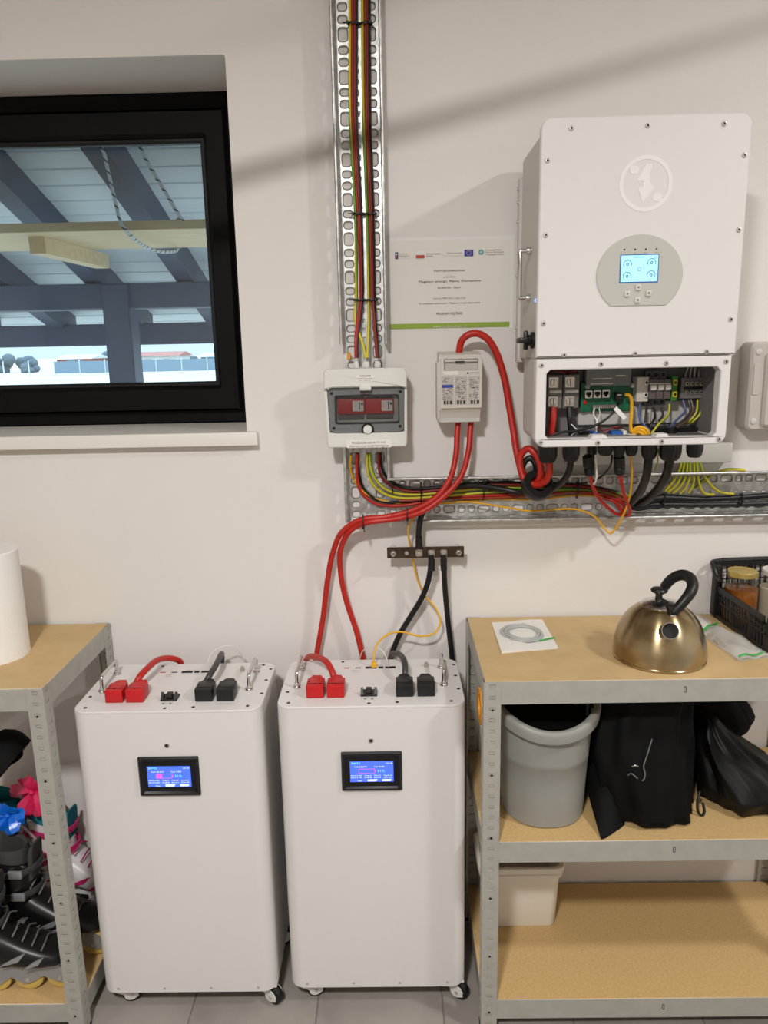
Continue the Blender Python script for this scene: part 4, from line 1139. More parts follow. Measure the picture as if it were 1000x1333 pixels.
# front screen
sb = MB().prism(rrect(-.1325, .0085, .610, .708, .002, 2), QY0 + .0005, QY0 - .008, XZ, holes=[rrect(-.1215, -.0025, .621, .696, .001, 2)], bev=.004).build('screen_bezel', 'black_plastic', bt)
MB().box(-.1225, -.0015, QY0 - .0035, QY0 - .0005, .620, .697).build('screen_glass', 'gasket', sb)
lx0, lx1, lz0, lz1 = -.1125, -.0115, .6325, .6850
sc = MB().box(lx0, lx1, QY0 - .0042, QY0 - .0036, lz0, lz1).build('screen', 'screen_blue', bt)
w_, h_ = lx1 - lx0, lz1 - lz0
sy_ = QY0 - .0046
def sp(x0, x1, z0, z1, m): MB().box(lx0 + w_ * x0, lx0 + w_ * x1, sy_, sy_ + .0003, lz0 + h_ * z0, lz0 + h_ * z1).build('screen_mark', m, sc)
def stx(s, x, z, sz, m, w): text(s, sz, (lx0 + w_ * x, sy_ - .0002, lz0 + h_ * z), sc, m, align='LEFT', width=w_ * w)
stx('BMS', .03, .875, .0066, 'screen_cyan', .20)
stx('10:18', .82, .88, .0046, 'screen_text', .14)
stx('Volt 53.61V', .09, .71, .0052, 'screen_text', .30)
stx('Cur 0.0A', .55, .71, .0052, 'screen_text', .24)
stx('51%', .63, .48, .0080, 'screen_cyan', .16)
MB().prism([(lx0 + w_ * .20, lz0 + h_ * .42), (lx0 + w_ * .57, lz0 + h_ * .42), (lx0 + w_ * .57, lz0 + h_ * .64), (lx0 + w_ * .20, lz0 + h_ * .64)], sy_ + .0003, sy_, XZ,
           holes=[[(lx0 + w_ * .207, lz0 + h_ * .435), (lx0 + w_ * .563, lz0 + h_ * .435), (lx0 + w_ * .563, lz0 + h_ * .625), (lx0 + w_ * .207, lz0 + h_ * .625)]]).build('charge_outline', 'screen_magenta', sc)
charge_bars = None
sp(.575, .59, .48, .58, 'screen_magenta')
for (r_, z) in ((0, .29), (1, .19)):
    for (s, x, w) in ((('MaxV:3.357', .02, .25), ('Temp:22', .33, .16), ('Mos:23', .55, .15), ('Cycle:4', .77, .18)), (('MinV:3.349', .02, .25), ('Diff:8', .33, .16), ('Env:21', .55, .15), ('SOH:100', .77, .18)))[r_]:
        stx(s, x, z, .0044, 'screen_text', w)
MB().prism([(lx0 + w_ * .40, lz0 + h_ * .03), (lx0 + w_ * .60, lz0 + h_ * .03), (lx0 + w_ * .63, lz0 + h_ * .12), (lx0 + w_ * .40, lz0 + h_ * .12)], sy_ + .0003, sy_, XZ).build('screen_tab', 'screen_text', sc)
MB().prism([(lx0 + w_ * .74, lz0 + h_ * .03), (lx0 + w_ * .93, lz0 + h_ * .03), (lx0 + w_ * .95, lz0 + h_ * .12), (lx0 + w_ * .74, lz0 + h_ * .12)], sy_ + .0003, sy_, XZ).build('screen_tab', 'screen_text', sc)
stx('Main', .17, .03, .0046, 'screen_text', .10)
pbn = MB().lathe([(.0062, 0), (.0062, .0018), (.0048, .0026), (.0002, .0026)], (-.0620, QY0, .7365), (0, -1, 0), 18).build('power_button', 'screw_steel', bt)
MB().lathe([(.0042, 0), (.0042, .0004), (.0002, .0004)], (-.0620, QY0 - .0027, .7365), (0, -1, 0), 14).build('button_cap', 'dark_steel', pbn)
# top: handles, sockets, breaker, ports, screws, print
for hx_ in (-.242, .1135):
    z0 = QZ1 + .001; ya, yb = -.230, -.128
    h_b = MB().tube([(hx_, ya, z0 + .004), (hx_, ya, z0 + .032), (hx_, ya + .002, z0 + .0365), (hx_, ya + .007, z0 + .039), (hx_, yb - .007, z0 + .039), (hx_, yb - .002, z0 + .0365), (hx_, yb, z0 + .032), (hx_, yb, z0 + .004)], .0044, 12, 2, smooth=False).build('handle', 'chrome', bt)
    for y_ in (ya, yb): MB().lathe([(.0095, 0), (.0095, .005), (.008, .007), (.0062, .0075), (.0062, .013)], (hx_, y_, z0 - .0005), (0, 0, 1), 18).build('handle_foot', 'chrome', h_b)
for x, m, n in ((-.1925, 'red_plastic', 'red_socket'), (-.1440, 'red_plastic', 'red_socket'), (.0180, 'black_plastic', 'black_socket'), (.0685, 'black_plastic', 'black_socket')):
    socket_plug(None, bt, x, m, n, -.291, False)
zt = QZ1 + .001
br = MB().box(-.086, -.047, -.285, -.252, zt - .001, zt + .004, .001, 1).build('breaker_switch', 'black_plastic', bt)
for x in (-.0825, -.0505): MB().prism([(-.284, zt + .003), (-.262, zt + .003), (-.272, zt + .018)], x - .003, x + .003, YZ).build('breaker_guard', 'black_plastic', br)
MB().box(-.0735, -.0595, -.279, -.262, zt + .003, zt + .015, .002).build('breaker_lever', 'dark_steel', br)
for (x0, x1) in ((-.0790, -.0510), (-.0465, -.0340), (-.0290, -.0025)):
    MB().box(x0, x1, -.1265, -.1165, zt - .001, zt + .0012).build('port_opening', 'gasket', bt)
for (x0, x1, m) in ((-.134, -.121, 'flag_red'), (-.105, -.090, 'ink_dark')): MB().box(x0, x1, -.124, -.1205, zt - .001, zt + .0008).build('status_light', m, bt)
text('LED ALARM', .004, (-.1275, -.1175, zt + .0006), bt, 'ink_grey', 'top', width=.018)
text('RUN', .004, (-.0975, -.1175, zt + .0006), bt, 'ink_grey', 'top', width=.009)
text('RS485 / CAN', .005, (-.055, -.112, zt + .0006), bt, 'ink_grey', 'top', width=.03)
text('RST', .004, (-.040, -.112, zt + .0006), bt, 'ink_grey', 'top', width=.008)
text('ADD', .006, (-.108, -.139, zt + .0006), bt, 'ink_grey', 'top', width=.014)
text('1 2 3 4', .005, (-.105, -.149, zt + .0006), bt, 'ink_dark', 'top', width=.016)
text('P+', .008, (-.168, -.303, zt + .0006), bt, 'ink_pale', 'top', width=.010)
text('ON  OFF', .006, (-.0665, -.2960, zt + .0006), bt, 'ink_grey', 'top', width=.026)
for (x, y_) in ((-.075, -.298), (-.058, -.298)): MB().lathe([(.0018, 0), (.0018, .0008), (.0002, .0008)], (x, y_, zt), (0, 0, 1), 8).build('breaker_screw', 'gasket', bt)
MB().lathe([(.006, 0), (.006, .006), (.0045, .0065), (.0045, .012), (.0002, .0125)], (.0760, -.120, zt), (0, 0, 1), 14).build('ground_stud', 'tinned', bt)
for (x, y_) in ((-.262, -.255), (-.252, -.312), (-.065, -.320), (.0, -.316), (.125, -.314), (.147, -.250), (.146, -.176), (.147, -.110), (.124, -.084), (-.14, -.082), (-.255, -.092)):
    MB().lathe([(.0042, 0), (.0042, .0007), (.0024, .0016), (.0002, .0016)], (x, y_, zt - .0002), (0, 0, 1), 12).build('plate_screw', 'dark_steel', bt)
for x in (-.237, -.121, -.005, .112): MB().lathe([(.0032, 0), (.0032, .0008), (.0018, .0014), (.0002, .0014)], (x, QY0, QZ0 + .012), (0, -1, 0), 10).build('plate_screw', 'screw_steel', bt)
# casters
for (x, y_, yaw) in ((QX0 + .040, QY0 + .040, .25), (QX1 - .028, QY0 + .040, -.55), (QX0 + .040, QY1 - .045, 1.2), (QX1 - .030, QY1 - .045, .4)):
    c = MB().box(x - .026, x + .026, y_ - .026, y_ + .026, QZ0 - .0045, QZ0 - .0005, .001, 1).build('caster', 'white_side', bt)
    R = Matrix.Translation((x, y_, 0)) @ Matrix.Rotation(yaw, 4, 'Z')
    MB(R).lathe([(.017, QZ0 - .016), (.021, QZ0 - .012), (.021, QZ0 - .0045)], (0, 0, 0), (0, 0, 1), 20).build('swivel', 'white_side', c)
    fk = MB(R)
    for s in (-.0135, .0135):
        fk.prism([(-.016, QZ0 - .014), (.014, QZ0 - .014), (.034, .030), (.034, .018), (.022, .014), (.010, .022), (-.018, QZ0 - .022)][::-1], s - .0014, s + .0014, lambda u, v, w: (u, w, v))
    for s in (-.0132, .0132): fk.prism(circle(.016, .027, .0165, 20), s - .0012, s + .0012, lambda u, v, w: (u, w, v))
    fk.build('fork', 'white_plastic', c)
    MB(R).lathe([(.0002, -.011), (.018, -.011), (.0235, -.0085), (.025, -.005), (.025, .005), (.0235, .0085), (.018, .011), (.0002, .011)], (.018, 0, .0252), (0, 1, 0), 28).build('wheel', 'black_rubber', c)
    MB(R).cyl((.018, -.0165, .0252), (.018, .0165, .0252), .0042, .0042, 12).build('axle', 'screw_steel', c)
bt2 = dup(bt, bt.location + Vector((-.470, -.010, 0)), 'white battery cabinet on casters standing left, beside the rack with skates')
# charge bars shown only on the left cabinet's screen
for ch in [o for o in COL.objects if o.parent == bt2 and o.name.startswith('screen') and not o.name.startswith('screen_')]:
    ORG[ch.name] = Vector(bt2.location)
    for k in range(2):
        x = lx0 + w_ * (.215 + .07 * k) - .470
        MB().box(x, x + w_ * .055, sy_ - .010, sy_ - .0097, lz0 + h_ * .44, lz0 + h_ * .62).build('charge_bar', 'screen_magenta', ch)

# ================================================================ galvanised racks
def rack(name, x0, x1, y0, y1, levels, label, group, vis):
    t = thing(name, ((x0 + x1) / 2, (y0 + y1) / 2, 0), label, 'shelving', group)
    top = levels[0] - .0005
    FW = .0375
    for (cx_, sx) in ((x0, 1), (x1, -1)):
        for (cy_, sy) in ((y0, 1), (y1, -1)):
            m = MB()
            for fl in (0, 1):
                if fl == 0: mp = lambda u, v, w: (cx_ + sx * u, cy_ - sy * w, v)
                else: mp = lambda u, v, w: (cx_ - sx * w, cy_ + sy * u, v)
                v = .012
                k = 0
                m.add([mp(0, 0, 0), mp(FW, 0, 0), mp(FW, v, 0), mp(0, v, 0)], [(0, 1, 2, 3)])
                while v < top - .001:
                    v1 = min(v + .0265, top)
                    if v1 - v > .02:
                        m.perf(.0, FW, v, v1, (.0120, .0255, v + .0105, v + .0185, .0016), mp, ((.0, 0.0), (.0, -.0012)))
                        m.box(*sorted((mp(.0130, 0, -.0022)[0], mp(.0262, 0, -.0016)[0])), *sorted((mp(.0130, 0, -.0022)[1], mp(.0262, 0, -.0016)[1])), v + .0112, v + .0172)
                    else: m.add([mp(0, v, 0), mp(FW, v, 0), mp(FW, v1, 0), mp(0, v1, 0)], [(0, 1, 2, 3)])
                    v = v1; k += 1
                # rolled outer edge of the flange
                m.box(*sorted((mp(FW - .002, 0, -.0001)[0], mp(FW, 0, -.004)[0])), *sorted((mp(FW - .002, 0, -.0001)[1], mp(FW, 0, -.004)[1])), 0, top)
            p = m.build('post', 'rack_steel', t, fix=False)
            if vis and sy > 0:
                z = .06
                while z < top:
                    MB().lathe([(.0026, 0), (.0026, .0008), (.0002, .0009)], (cx_ + sx * .019, y0, z), (0, -1, 0), 10).build('post_hole', 'gasket', p)
                    z += .157
            MB().box(*sorted((cx_ - sx * .001, cx_ + sx * .038)), *sorted((cy_ - sy * .001, cy_ + sy * .038)), 0, .010).build('foot_cap', 'black_plastic', t)
    for zl in levels:
        zt = zl - .0015
        bd = MB().box(x0 + .0035, x1 - .0035, y0 + .0035, y1 - .0035, zl - .008, zl, .0008, 1).build('shelf_board', 'mdf' if zl > .8 else 'mdf_low', t)
        for (yy_, s) in ((y0, 1), (y1, -1)):
            bm_ = MB().box(x0 + .003, x1 - .003, *sorted((yy_ + s * .0028, yy_ + s * .0022 + s * .0022)), zt - .052, zt + .0005, .0007, 1)
            bm_.box(x0 + .003, x1 - .003, *sorted((yy_ + s * .003, yy_ + s * .020)), zt - .0525, zt - .0505)
            bm_.box(x0 + .003, x1 - .003, *sorted((yy_ + s * .003, yy_ + s * .022)), zt - .010, zt - .0075)
            q = bm_.build('beam', 'rack_steel', t)
            if s > 0:
                for xx in ((x0 + x1) / 2 - .005,):
                    MB().prism(rrect(xx - .0028, xx + .0028, zt - .030, zt - .016, .001, 1), y0 + .0029, y0 + .0021, XZ, holes=[rrect(xx - .0018, xx + .0018, zt - .029, zt - .017, .001, 1)[::-1]]).build('locking_tab', 'dark_steel', q)
        for (xx, s) in ((x0, 1), (x1, -1)):
            bm_ = MB().box(*sorted((xx + s * .0028, xx + s * .0044)), y0 + .003, y1 - .003, zt - .052, zt + .0005, .0007, 1)
            bm_.box(*sorted((xx + s * .003, xx + s * .020)), y0 + .003, y1 - .003, zt - .0525, zt - .0505)
            bm_.build('beam', 'rack_steel', t)
    return t
rack('workbench_rack', .188, 1.068, -.410, -.006, (.911, .519, .093), 'galvanised three-tier rack with tan boards carrying the kettle', 'galvanised racks', True)
rack('workbench_rack', -1.652, -.771, -.410, -.006, (.911, .093), 'galvanised two-tier rack with tan boards carrying the paper roll', 'galvanised racks', True)

# ================================================================ cables
UP, DN, LV = 'cables in the upright tray', 'cables below the lidded box', 'cables in the level tray'
# -- upright tray, left bundle then right bundle
cable('cable', [(-0.079,-0.012,2.4834),(-0.0791,-0.012,2.3914),(-0.0813,-0.012,2.3131),(-0.0842,-0.012,2.2333),(-0.0858,-0.012,2.1354),(-0.082,-0.012,2.0181),(-0.0798,-0.013,1.9321),(-0.0807,-0.013,1.827),(-0.0834,-0.014,1.7373),(-0.0871,-0.02,1.6971),(-0.08,-0.03,1.6639),(-0.0692,-0.04,1.6324),(-0.0624,-0.045,1.5975)], .0034, 'cable_earth', 'yellow-green wire at the left of the upright tray, crossing to the middle gland', 'cable', UP)
cable('cable', [(-0.0704,-0.012,2.4832),(-0.0727,-0.012,2.3912),(-0.0758,-0.012,2.2652),(-0.079,-0.012,2.1353),(-0.0756,-0.012,2.018),(-0.0729,-0.013,1.932),(-0.072,-0.013,1.8268),(-0.0738,-0.014,1.7371),(-0.0795,-0.025,1.6913),(-0.0857,-0.04,1.6456),(-0.0868,-0.045,1.598)], .0033, 'cable_red', 'red wire of the left bundle in the upright tray', 'cable', UP)
cable('cable', [(-0.061,-0.012,2.483),(-0.0644,-0.012,2.391),(-0.0687,-0.013,2.2647),(-0.0716,-0.013,2.1348),(-0.0683,-0.013,2.0176),(-0.0661,-0.013,1.9318),(-0.0661,-0.013,1.8267),(-0.0678,-0.014,1.737),(-0.075,-0.025,1.6821),(-0.0811,-0.038,1.6455),(-0.0831,-0.044,1.5979)], .0033, 'cable_black', 'black wire of the left bundle in the upright tray', 'cable', UP)
cable('cable', [(-0.0657,-0.018,2.4804),(-0.068,-0.018,2.3887),(-0.0715,-0.018,2.2631),(-0.0748,-0.018,2.1336),(-0.0716,-0.018,2.0166),(-0.0691,-0.019,1.9309),(-0.0686,-0.019,1.8261),(-0.0704,-0.019,1.7368),(-0.0768,-0.028,1.6821),(-0.0827,-0.04,1.6455),(-0.0845,-0.047,1.5979)], .0030, 'cable_dark_red', 'dark red wire over the left bundle in the upright tray', 'cable', UP)
cable('cable', [(-0.0481,-0.012,2.4827),(-0.0505,-0.012,2.3907),(-0.0532,-0.012,2.2647),(-0.0544,-0.012,2.1347),(-0.0529,-0.012,2.0175),(-0.0518,-0.012,1.9317),(-0.0516,-0.012,1.8265),(-0.0524,-0.014,1.7367),(-0.0534,-0.026,1.6817),(-0.056,-0.038,1.6358),(-0.0587,-0.045,1.5974)], .0034, 'cable_earth', 'yellow-green wire of the right bundle in the upright tray, running straight to the middle gland', 'cable', UP)
cable('cable', [(-0.0412,-0.013,2.4821),(-0.0435,-0.013,2.3901),(-0.0458,-0.013,2.2642),(-0.0472,-0.013,2.1343),(-0.0456,-0.013,2.0171),(-0.0444,-0.013,1.9314),(-0.0447,-0.013,1.8262),(-0.0442,-0.014,1.7365),(-0.0412,-0.026,1.6814),(-0.0373,-0.038,1.6355),(-0.0352,-0.045,1.5969)], .0033, 'cable_orange_red', 'rust red wire of the right bundle in the upright tray', 'cable', UP)
cable('cable', [(-0.0335,-0.012,2.4823),(-0.0357,-0.012,2.3904),(-0.0382,-0.012,2.2644),(-0.0401,-0.012,2.1344),(-0.0384,-0.012,2.0172),(-0.0374,-0.012,1.9314),(-0.0376,-0.012,1.8262),(-0.0382,-0.013,1.7364),(-0.0366,-0.022,1.6815),(-0.0336,-0.034,1.6354),(-0.0324,-0.043,1.5969)], .0034, 'cable_black', 'black wire at the right of the upright tray', 'cable', UP)
cable('cable', [(-0.0371,-0.019,2.4793),(-0.0394,-0.019,2.3876),(-0.0419,-0.019,2.2621),(-0.0435,-0.019,2.1326),(-0.0419,-0.019,2.0158),(-0.0406,-0.019,1.9303),(-0.0408,-0.019,1.8255),(-0.041,-0.02,1.7361),(-0.0383,-0.03,1.6812),(-0.035,-0.041,1.6354),(-0.0335,-0.048,1.5969)], .0028, 'cable_dark_red', 'dark red wire over the right bundle in the upright tray', 'cable', UP)
MB().box(*[-0.1085,-0.1], -.022, -.012, *[1.5943,1.611], .001, 1).build('warning_tag', 'orange_plastic', None, 'tiny orange tag beside the left top gland of the lidded box', 'tag')

# -- below the lidded box and along the level tray
cable('cable', [(-0.105,-0.045,1.3603),(-0.1082,-0.035,1.3374),(-0.1076,-0.022,1.3137),(-0.0989,-0.015,1.2865),(-0.0818,-0.013,1.2637),(-0.0565,-0.012,1.2449),(-0.025,-0.012,1.2342),(0.0345,-0.012,1.225),(0.1338,-0.012,1.2252),(0.2527,-0.012,1.2332),(0.3714,-0.012,1.231),(0.4699,-0.012,1.2393),(0.5688,-0.012,1.2315),(0.6584,-0.012,1.2137)], .0028, 'cable_yellow', 'thin yellow wire lowest under the lidded box, running along the tray floor', 'cable', DN)
cable('cable', [(-0.0895,-0.045,1.3639),(-0.0917,-0.038,1.3317),(-0.0921,-0.026,1.2982),(-0.0854,-0.02,1.2651),(-0.0702,-0.018,1.2443),(-0.0449,-0.018,1.2277),(-0.0093,-0.018,1.222),(0.0343,-0.018,1.2232),(0.0938,-0.018,1.2333),(0.1729,-0.018,1.2429),(0.2518,-0.018,1.2445),(0.3699,-0.018,1.2463),(0.4386,-0.018,1.2501),(0.5075,-0.018,1.2458),(0.567,-0.018,1.2327),(0.6284,-0.014,1.2106)], .0040, 'cable_red', 'thick red wire swinging out of the second bottom gland into the level tray', 'cable', DN)
cable('cable', [(-0.0878,-0.04,1.3632),(-0.0882,-0.03,1.3304),(-0.0864,-0.02,1.3011),(-0.0777,-0.013,1.2697),(-0.0604,-0.012,1.249),(-0.0369,-0.012,1.2344),(-0.0012,-0.012,1.2297),(0.0544,-0.012,1.2318),(0.1338,-0.012,1.2394),(0.2525,-0.012,1.2493),(0.371,-0.012,1.2492),(0.4398,-0.012,1.255),(0.5487,-0.012,1.2399),(0.6288,-0.012,1.2142)], .0036, 'cable_black', 'black wire behind the thick red one below the lidded box', 'cable', DN)
cable('cable', [(-0.0635,-0.045,1.3634),(-0.0648,-0.04,1.3315),(-0.0624,-0.032,1.3066),(-0.0514,-0.026,1.2796),(-0.0322,-0.022,1.2605),(-0.0068,-0.02,1.2476),(0.0227,-0.02,1.242),(0.0741,-0.018,1.2417),(0.1729,-0.018,1.2479),(0.2714,-0.018,1.2532),(0.3698,-0.018,1.2524),(0.438,-0.02,1.2565),(0.527,-0.018,1.2495),(0.6078,-0.014,1.2271),(0.6525,-0.012,1.2138)], .0036, 'cable_earth', 'front yellow-green wire from the third bottom gland of the lidded box', 'cable', DN)
cable('cable', [(-0.0577,-0.045,1.3633),(-0.0576,-0.038,1.335),(-0.0516,-0.03,1.308),(-0.0396,-0.022,1.2846),(-0.0203,-0.018,1.2665),(0.0071,-0.015,1.2544),(0.0447,-0.014,1.2495),(0.0942,-0.014,1.2516),(0.1732,-0.014,1.2582),(0.2718,-0.014,1.2624),(0.3704,-0.014,1.2596),(0.4689,-0.014,1.2558),(0.5676,-0.014,1.246),(0.6481,-0.012,1.2219)], .0036, 'cable_earth', 'rear yellow-green wire from the third bottom gland of the lidded box', 'cable', DN)
cable('cable', [(-0.0346,-0.045,1.3628),(-0.0362,-0.04,1.3349),(-0.033,-0.032,1.31),(-0.0218,-0.024,1.2886),(-0.0044,-0.019,1.2734),(0.0191,-0.018,1.2638),(0.0546,-0.018,1.2581),(0.094,-0.018,1.2594),(0.1729,-0.018,1.266),(0.2515,-0.018,1.2726),(0.3498,-0.018,1.2687),(0.4479,-0.018,1.2669),(0.5268,-0.018,1.2555),(0.5971,-0.016,1.2317),(0.6388,-0.012,1.212)], .0036, 'cable_dark_red', 'dark red wire from the right bottom gland of the lidded box', 'cable', DN)
cable('cable', [(-0.0308,-0.04,1.3621),(-0.0296,-0.03,1.3333),(-0.0234,-0.02,1.3079),(-0.01,-0.014,1.2887),(0.0114,-0.012,1.2739),(0.0449,-0.012,1.2652),(0.0944,-0.012,1.2653),(0.1734,-0.012,1.2729),(0.2522,-0.012,1.2775),(0.3704,-0.012,1.2733),(0.469,-0.012,1.2675),(0.5681,-0.012,1.2476),(0.6384,-0.012,1.2201)], .0036, 'cable_black', 'black wire from the right bottom gland of the lidded box', 'cable', DN)
cable('cable', [(0.0146,-0.026,1.2363),(0.0935,-0.026,1.2389),(0.1724,-0.024,1.2391),(0.2513,-0.022,1.2392),(0.33,-0.022,1.2418),(0.408,-0.024,1.2468),(0.4701,-0.026,1.251),(0.5354,-0.024,1.2445),(0.5904,-0.02,1.2246),(0.6318,-0.016,1.2069)], .0032, 'cable_orange_red', 'rust red wire lying over the bundle in the level tray', 'cable', LV)

# -- battery cables
BR = 'heavy red cables from the fuse switch to the cabinets'
cable('battery_cable', [(0.1638,-0.052,1.4404),(0.1605,-0.058,1.4183),(0.1555,-0.072,1.3572),(0.1394,-0.084,1.2999),(0.1027,-0.09,1.2544),(0.0483,-0.086,1.2244),(-0.018,-0.08,1.2071),(-0.0831,-0.074,1.1994),(-0.1335,-0.06,1.1641),(-0.1602,-0.045,1.1037),(-0.1778,-0.035,1.0221),(-0.1926,-0.03,0.925),(-0.2133,-0.03,0.8211),(-0.223,-0.034,0.75),(-0.2309,-0.036,0.6499)], .0073, 'cable_red', 'heavy red cable from the left bottom hole of the fuse switch, the outer of two', 'cable', BR, 14)
cable('battery_cable', [(0.1952,-0.052,1.4398),(0.1924,-0.058,1.4177),(0.1873,-0.07,1.3697),(0.1667,-0.082,1.3049),(0.1265,-0.09,1.2607),(0.068,-0.094,1.2208),(0.0029,-0.086,1.2026),(-0.0675,-0.082,1.1935),(-0.1095,-0.066,1.1711),(-0.1377,-0.048,1.1185),(-0.1409,-0.036,1.0436),(-0.127,-0.03,0.9612),(-0.1053,-0.03,0.8869),(-0.0909,-0.03,0.8125),(-0.08,-0.034,0.7477),(-0.0699,-0.036,0.6474)], .0073, 'cable_red', 'heavy red cable from the right bottom hole of the fuse switch, the inner of two', 'cable', BR, 14)
cable('battery_cable', [(0.1639,-0.05,1.593),(0.1656,-0.052,1.6095),(0.1708,-0.056,1.633),(0.1851,-0.06,1.6467),(0.207,-0.062,1.6502),(0.232,-0.062,1.6371),(0.2542,-0.06,1.6041),(0.2731,-0.06,1.5471),(0.2863,-0.066,1.4768),(0.2954,-0.076,1.4195),(0.3031,-0.09,1.3626),(0.3137,-0.098,1.322),(0.332,-0.104,1.2903),(0.3499,-0.118,1.2962),(0.3564,-0.124,1.3253),(0.3458,-0.122,1.3588),(0.327,-0.112,1.3764),(0.3111,-0.104,1.3607),(0.3091,-0.108,1.3293),(0.3201,-0.118,1.3006),(0.3422,-0.13,1.29),(0.3619,-0.15,1.3025),(0.3661,-0.175,1.3315),(0.3593,-0.196,1.3583),(0.3561,-0.2,1.3838)], .0085, 'cable_red', 'heavy red cable arching from the fuse switch top and looping through the black ring', 'cable', None, 14)
cable('battery_cable', [(0.4092,-0.2,1.3721),(0.4094,-0.198,1.3523),(0.4074,-0.18,1.3224),(0.3968,-0.15,1.2954),(0.3797,-0.12,1.2752),(0.3567,-0.105,1.269),(0.332,-0.095,1.2791),(0.3172,-0.09,1.3092),(0.3201,-0.092,1.338),(0.3343,-0.095,1.3514),(0.3471,-0.098,1.3365),(0.3494,-0.09,1.3009),(0.3401,-0.072,1.2709),(0.3211,-0.05,1.2573),(0.2788,-0.034,1.263),(0.2109,-0.03,1.2735),(0.1675,-0.034,1.273),(0.1279,-0.042,1.2613),(0.0963,-0.048,1.2393),(0.0725,-0.052,1.2087),(0.0642,-0.054,1.1752),(0.0619,-0.056,1.1455),(0.0611,-0.06,1.1223)], .0076, 'cable_black', 'heavy black cable from the second bay gland through the black ring to the copper bar', 'cable', None, 14)
cable('battery_cable', [(0.0934,-0.066,1.103),(0.0923,-0.066,1.0766),(0.0854,-0.058,1.029),(0.0686,-0.046,0.9795),(0.0401,-0.038,0.9284),(0.011,-0.034,0.8779),(-0.0114,-0.034,0.8239),(-0.0278,-0.036,0.77),(-0.0356,-0.036,0.6921)], .0073, 'cable_black', 'heavy black cable slanting from the copper bar down to the cabinets', 'cable', 'heavy black cables under the copper bar', 14)
cable('battery_cable', [(0.1247,-0.066,1.1025),(0.1256,-0.066,1.076),(0.1295,-0.05,1.007),(0.1383,-0.036,0.9089),(0.1485,-0.034,0.8103),(0.1534,-0.036,0.7338),(0.1555,-0.036,0.644)], .0073, 'cable_black', 'heavy black cable hanging straight from the right lug of the copper bar', 'cable', 'heavy black cables under the copper bar', 14)
JL = 'short cables plugged into the cabinet tops'
cable('jumper_cable', [(-0.1503,-0.226,0.8313),(-0.1561,-0.215,0.8504),(-0.1689,-0.19,0.8637),(-0.1896,-0.15,0.8611),(-0.2134,-0.11,0.8496),(-0.2345,-0.07,0.8275),(-0.2475,-0.045,0.7776),(-0.2515,-0.04,0.6974)], .0078, 'cable_red', 'red cable arching off the back of the right cabinet top', 'cable', JL, 14)
cable('jumper_cable', [(0.0204,-0.222,0.8348),(0.0206,-0.214,0.8512),(0.0199,-0.19,0.8647),(0.0114,-0.145,0.8629),(-0.0021,-0.1,0.8504),(-0.0124,-0.066,0.8309),(-0.0152,-0.045,0.7848),(-0.0167,-0.04,0.7049)], .0074, 'cable_grey', 'dark grey cable arching off the back of the right cabinet top', 'cable', JL, 14)
cable('jumper_cable', [(-0.6307,-0.236,0.8396),(-0.6238,-0.225,0.8524),(-0.6156,-0.19,0.8587),(-0.6101,-0.14,0.8563),(-0.6011,-0.1,0.8463),(-0.5852,-0.075,0.8343),(-0.5738,-0.055,0.8157),(-0.5761,-0.04,0.7584),(-0.5813,-0.04,0.6913)], .0078, 'cable_red', 'red cable arching off the back of the left cabinet top', 'cable', JL, 14)
cable('jumper_cable', [(-0.4611,-0.236,0.8409),(-0.4535,-0.225,0.8537),(-0.448,-0.19,0.8601),(-0.4497,-0.14,0.8589),(-0.4554,-0.09,0.8503),(-0.4622,-0.055,0.8335),(-0.4693,-0.04,0.7899),(-0.4755,-0.04,0.7121)], .0074, 'cable_grey', 'dark grey cable rising off the back of the left cabinet top', 'cable', JL, 14)
for nm in ('cable_grey',): MATS[nm].node_tree.nodes['Principled BSDF'].inputs['Base Color'].default_value = rgb((62, 58, 57))

# -- network and thin cables
cable('network_cable', [(0.5471,-0.2,1.3731),(0.5485,-0.198,1.3568),(0.5558,-0.185,1.3266),(0.5656,-0.15,1.2737),(0.5675,-0.11,1.2182),(0.5544,-0.085,1.1698),(0.5436,-0.078,1.1544),(0.5314,-0.072,1.1641),(0.5093,-0.064,1.1915),(0.4847,-0.06,1.2059),(0.4496,-0.056,1.2136),(0.3895,-0.052,1.2109),(0.3414,-0.05,1.2093),(0.2925,-0.046,1.2174),(0.2491,-0.04,1.2239),(0.1989,-0.034,1.2312),(0.1579,-0.032,1.2315),(0.1126,-0.034,1.2281),(0.0687,-0.048,1.2118),(0.0466,-0.066,1.1963),(0.0366,-0.066,1.1765),(0.0356,-0.055,1.1558),(0.0443,-0.036,1.1047),(0.0556,-0.034,1.0396),(0.0751,-0.036,0.9887),(0.1068,-0.04,0.9461),(0.1172,-0.046,0.9113),(0.101,-0.055,0.8868),(0.065,-0.062,0.8816),(0.0108,-0.07,0.8973),(-0.0232,-0.082,0.8941),(-0.0491,-0.1,0.8754),(-0.0583,-0.116,0.8465),(-0.0577,-0.12,0.8272)], .0026, 'cable_yellow', 'long thin yellow network cable from the wiring bay down to the right cabinet', 'cable', None, 10)
xq = (-0.0574,-0.1364,0.826)
MB().box(xq[0] - .007, xq[0] + .007, -.1255, -.1170, QZ1 + .0025, QZ1 + .016, .001, 1).build('network_plug', 'cable_yellow', None, 'yellow plug standing in the right cabinet port', 'plug')
